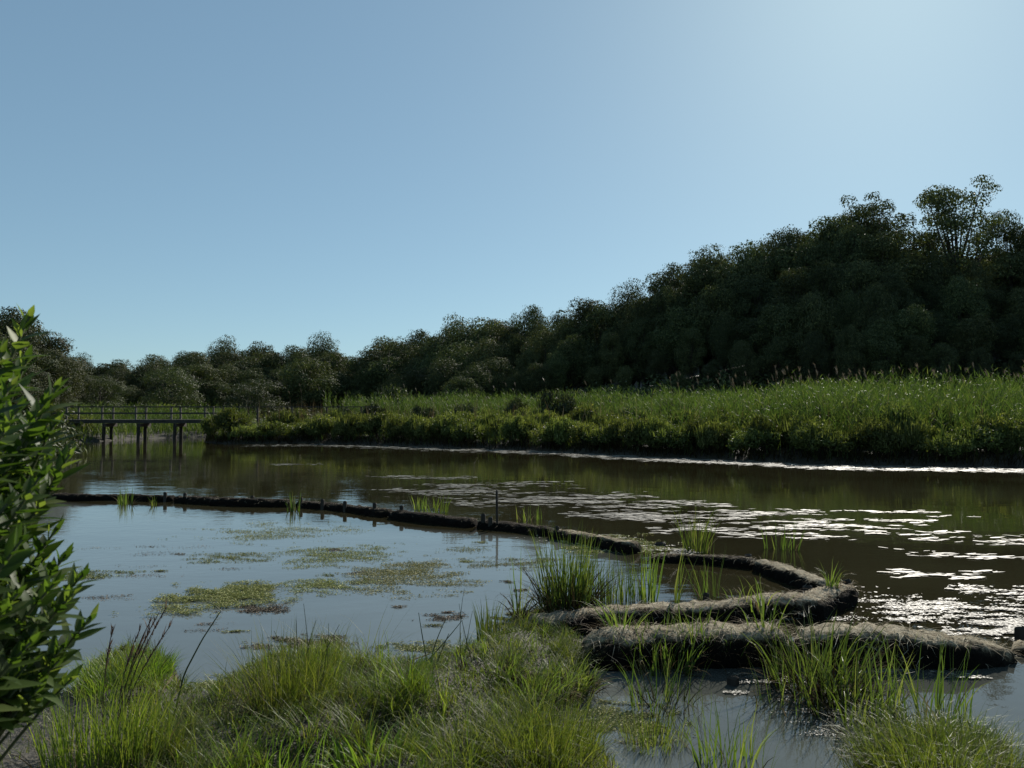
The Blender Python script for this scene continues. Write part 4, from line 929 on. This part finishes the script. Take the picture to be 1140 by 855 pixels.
# ------------------------------------------------------------------ leafy shrub at the left edge
root = empty('leafy_shrub', (-1.45, 1.3, .3), 'tall leafy green shrub close to the camera at the left edge', 'shrub')
base0 = np.array([-1.45, 1.3, .3])
st, fo = MB(), MB()
def leaf(c, d, up, L, W):
    """one elliptic leaf from c along d, folded along its rib"""
    d = d/np.linalg.norm(d); s = np.cross(d, up); s /= np.linalg.norm(s)+1e-9; nn = np.cross(s, d)
    ts = np.array([0, .12, .32, .55, .78, 1.0]); ws = np.array([.08, .55, 1, .95, .5, .02])*W*.5
    curl = random.uniform(-.25, .12)
    mid = c+d[None]*(ts*L)[:, None]+nn[None]*(curl*L*ts**2)[:, None]
    fold = .25
    l = mid-s[None]*ws[:, None]+nn[None]*(ws*fold)[:, None]; r = mid+s[None]*ws[:, None]+nn[None]*(ws*fold)[:, None]
    V = np.concatenate([l, mid, r]); k = np.arange(5)
    fo.add(V, np.concatenate([np.stack([k, k+1, k+7, k+6], 1), np.stack([k+6, k+7, k+13, k+12], 1)]))
shoots = [((33, 352), 1.25, 1.0), ((2, 392), 1.2, 1), ((-35, 360), 1.25, 1), ((62, 432), 1.22, 1), ((20, 455), 1.1, 1), ((-30, 470), 1.1, 1), ((78, 505), 1.2, .9), ((45, 530), 1.08, 1), ((8, 560), 1.05, 1), ((62, 590), 1.2, .9),
          ((92, 640), 1.2, 1), ((60, 650), 1.1, 1), ((20, 660), 1.05, 1), ((100, 690), 1.22, 1), ((70, 720), 1.15, 1), ((30, 740), 1.1, 1), ((80, 755), 1.2, .8), ((-20, 600), 1.1, 1), ((-20, 700), 1.1, 1), ((40, 782), 1.15, .8), ((-10, 775), 1.1, .9), ((-60, 420), 1.3, 1), ((45, 480), 1.3, .9), ((5, 500), 1.3, 1), ((-10, 430), 1.2, 1), ((15, 620), 1.25, 1), ((30, 400), 1.3, 1), ((-5, 540), 1.15, 1), ((35, 560), 1.3, 1), ((10, 720), 1.15, 1), ((50, 690), 1.25, 1), ((25, 600), 1.0, 1), ((0, 680), 1.0, 1), ((50, 620), 1.3, 1), ((-25, 640), 1.0, 1), ((12, 430), 1.05, 1), ((-15, 740), 1.0, 1), ((25, 500), 1.25, 1), ((48, 450), 1.2, 1), ((60, 540), 1.2, 1), ((10, 470), 1.15, 1), ((55, 510), 1.3, 1), ((-10, 500), 1.25, 1), ((38, 630), 1.2, 1), ((5, 640), 1.2, 1), ((65, 670), 1.2, 1), ((30, 700), 1.2, 1), ((-5, 590), 1.25, 1), ((72, 620), 1.25, 1), ((18, 545), 1.2, 1), ((50, 740), 1.2, 1), ((8, 755), 1.15, 1), ((62, 470), 1.25, 1), ((20, 765), 1.1, 1), ((44, 765), 1.12, 1), ((0, 760), 1.1, 1), ((66, 735), 1.15, 1), ((34, 715), 1.05, 1), ((82, 660), 1.15, 1)]
for (tx, ty), D, dens in shoots:
    tip = atd(tx, ty, D); b = np.array([min(tip[0]-random.uniform(.12, .34), -1.12), tip[1]+random.gauss(0, .06), .3])
    ln = np.linalg.norm(tip-b)
    mid = b*.5+tip*.5; mid[0] = b[0]*.8+tip[0]*.2-.02; mid[2] = b[2]+(tip[2]-b[2])*.62 + (.06 if ty > 600 else 0)
    c_ = bez(b, mid, tip, 30)-base0; tube(st, c_, np.linspace(.008, .0018, 30), 6)
    nl = int(96*dens); tl = np.linalg.norm(np.diff(c_, axis=0), axis=1).sum()
    for k in range(nl):
        f = 1-(k/nl)**1.05*min(.85, .85/tl); i_ = min(int(f*29), 28); p_ = c_[i_]+(c_[i_+1]-c_[i_])*(f*29-i_)
        if p_[2]+.3 < 1.45+random.gauss(0, .02): continue
        tg = c_[i_+1]-c_[i_]; tg /= np.linalg.norm(tg)
        a = k*2.4+random.gauss(0, .25); u = np.cross(tg, [0.3, 1, .2]); u /= np.linalg.norm(u); v = np.cross(tg, u)
        rd = u*math.cos(a)+v*math.sin(a)
        age = min(1, k/9); op = .25+.75*age
        d_ = tg*(1.15-.55*age)+rd*op+np.array([0, 0, .12])
        leaf(p_, d_, tg*1.0-rd*.3+np.array([0, 0, .4]), (.023+.033*age)*random.uniform(.6, 1.25), (.0085+.0118*age)*random.uniform(.75, 1.25))
st.build('stems', M['stem'], root, True); fo.build('foliage', M['bush'], root, True)
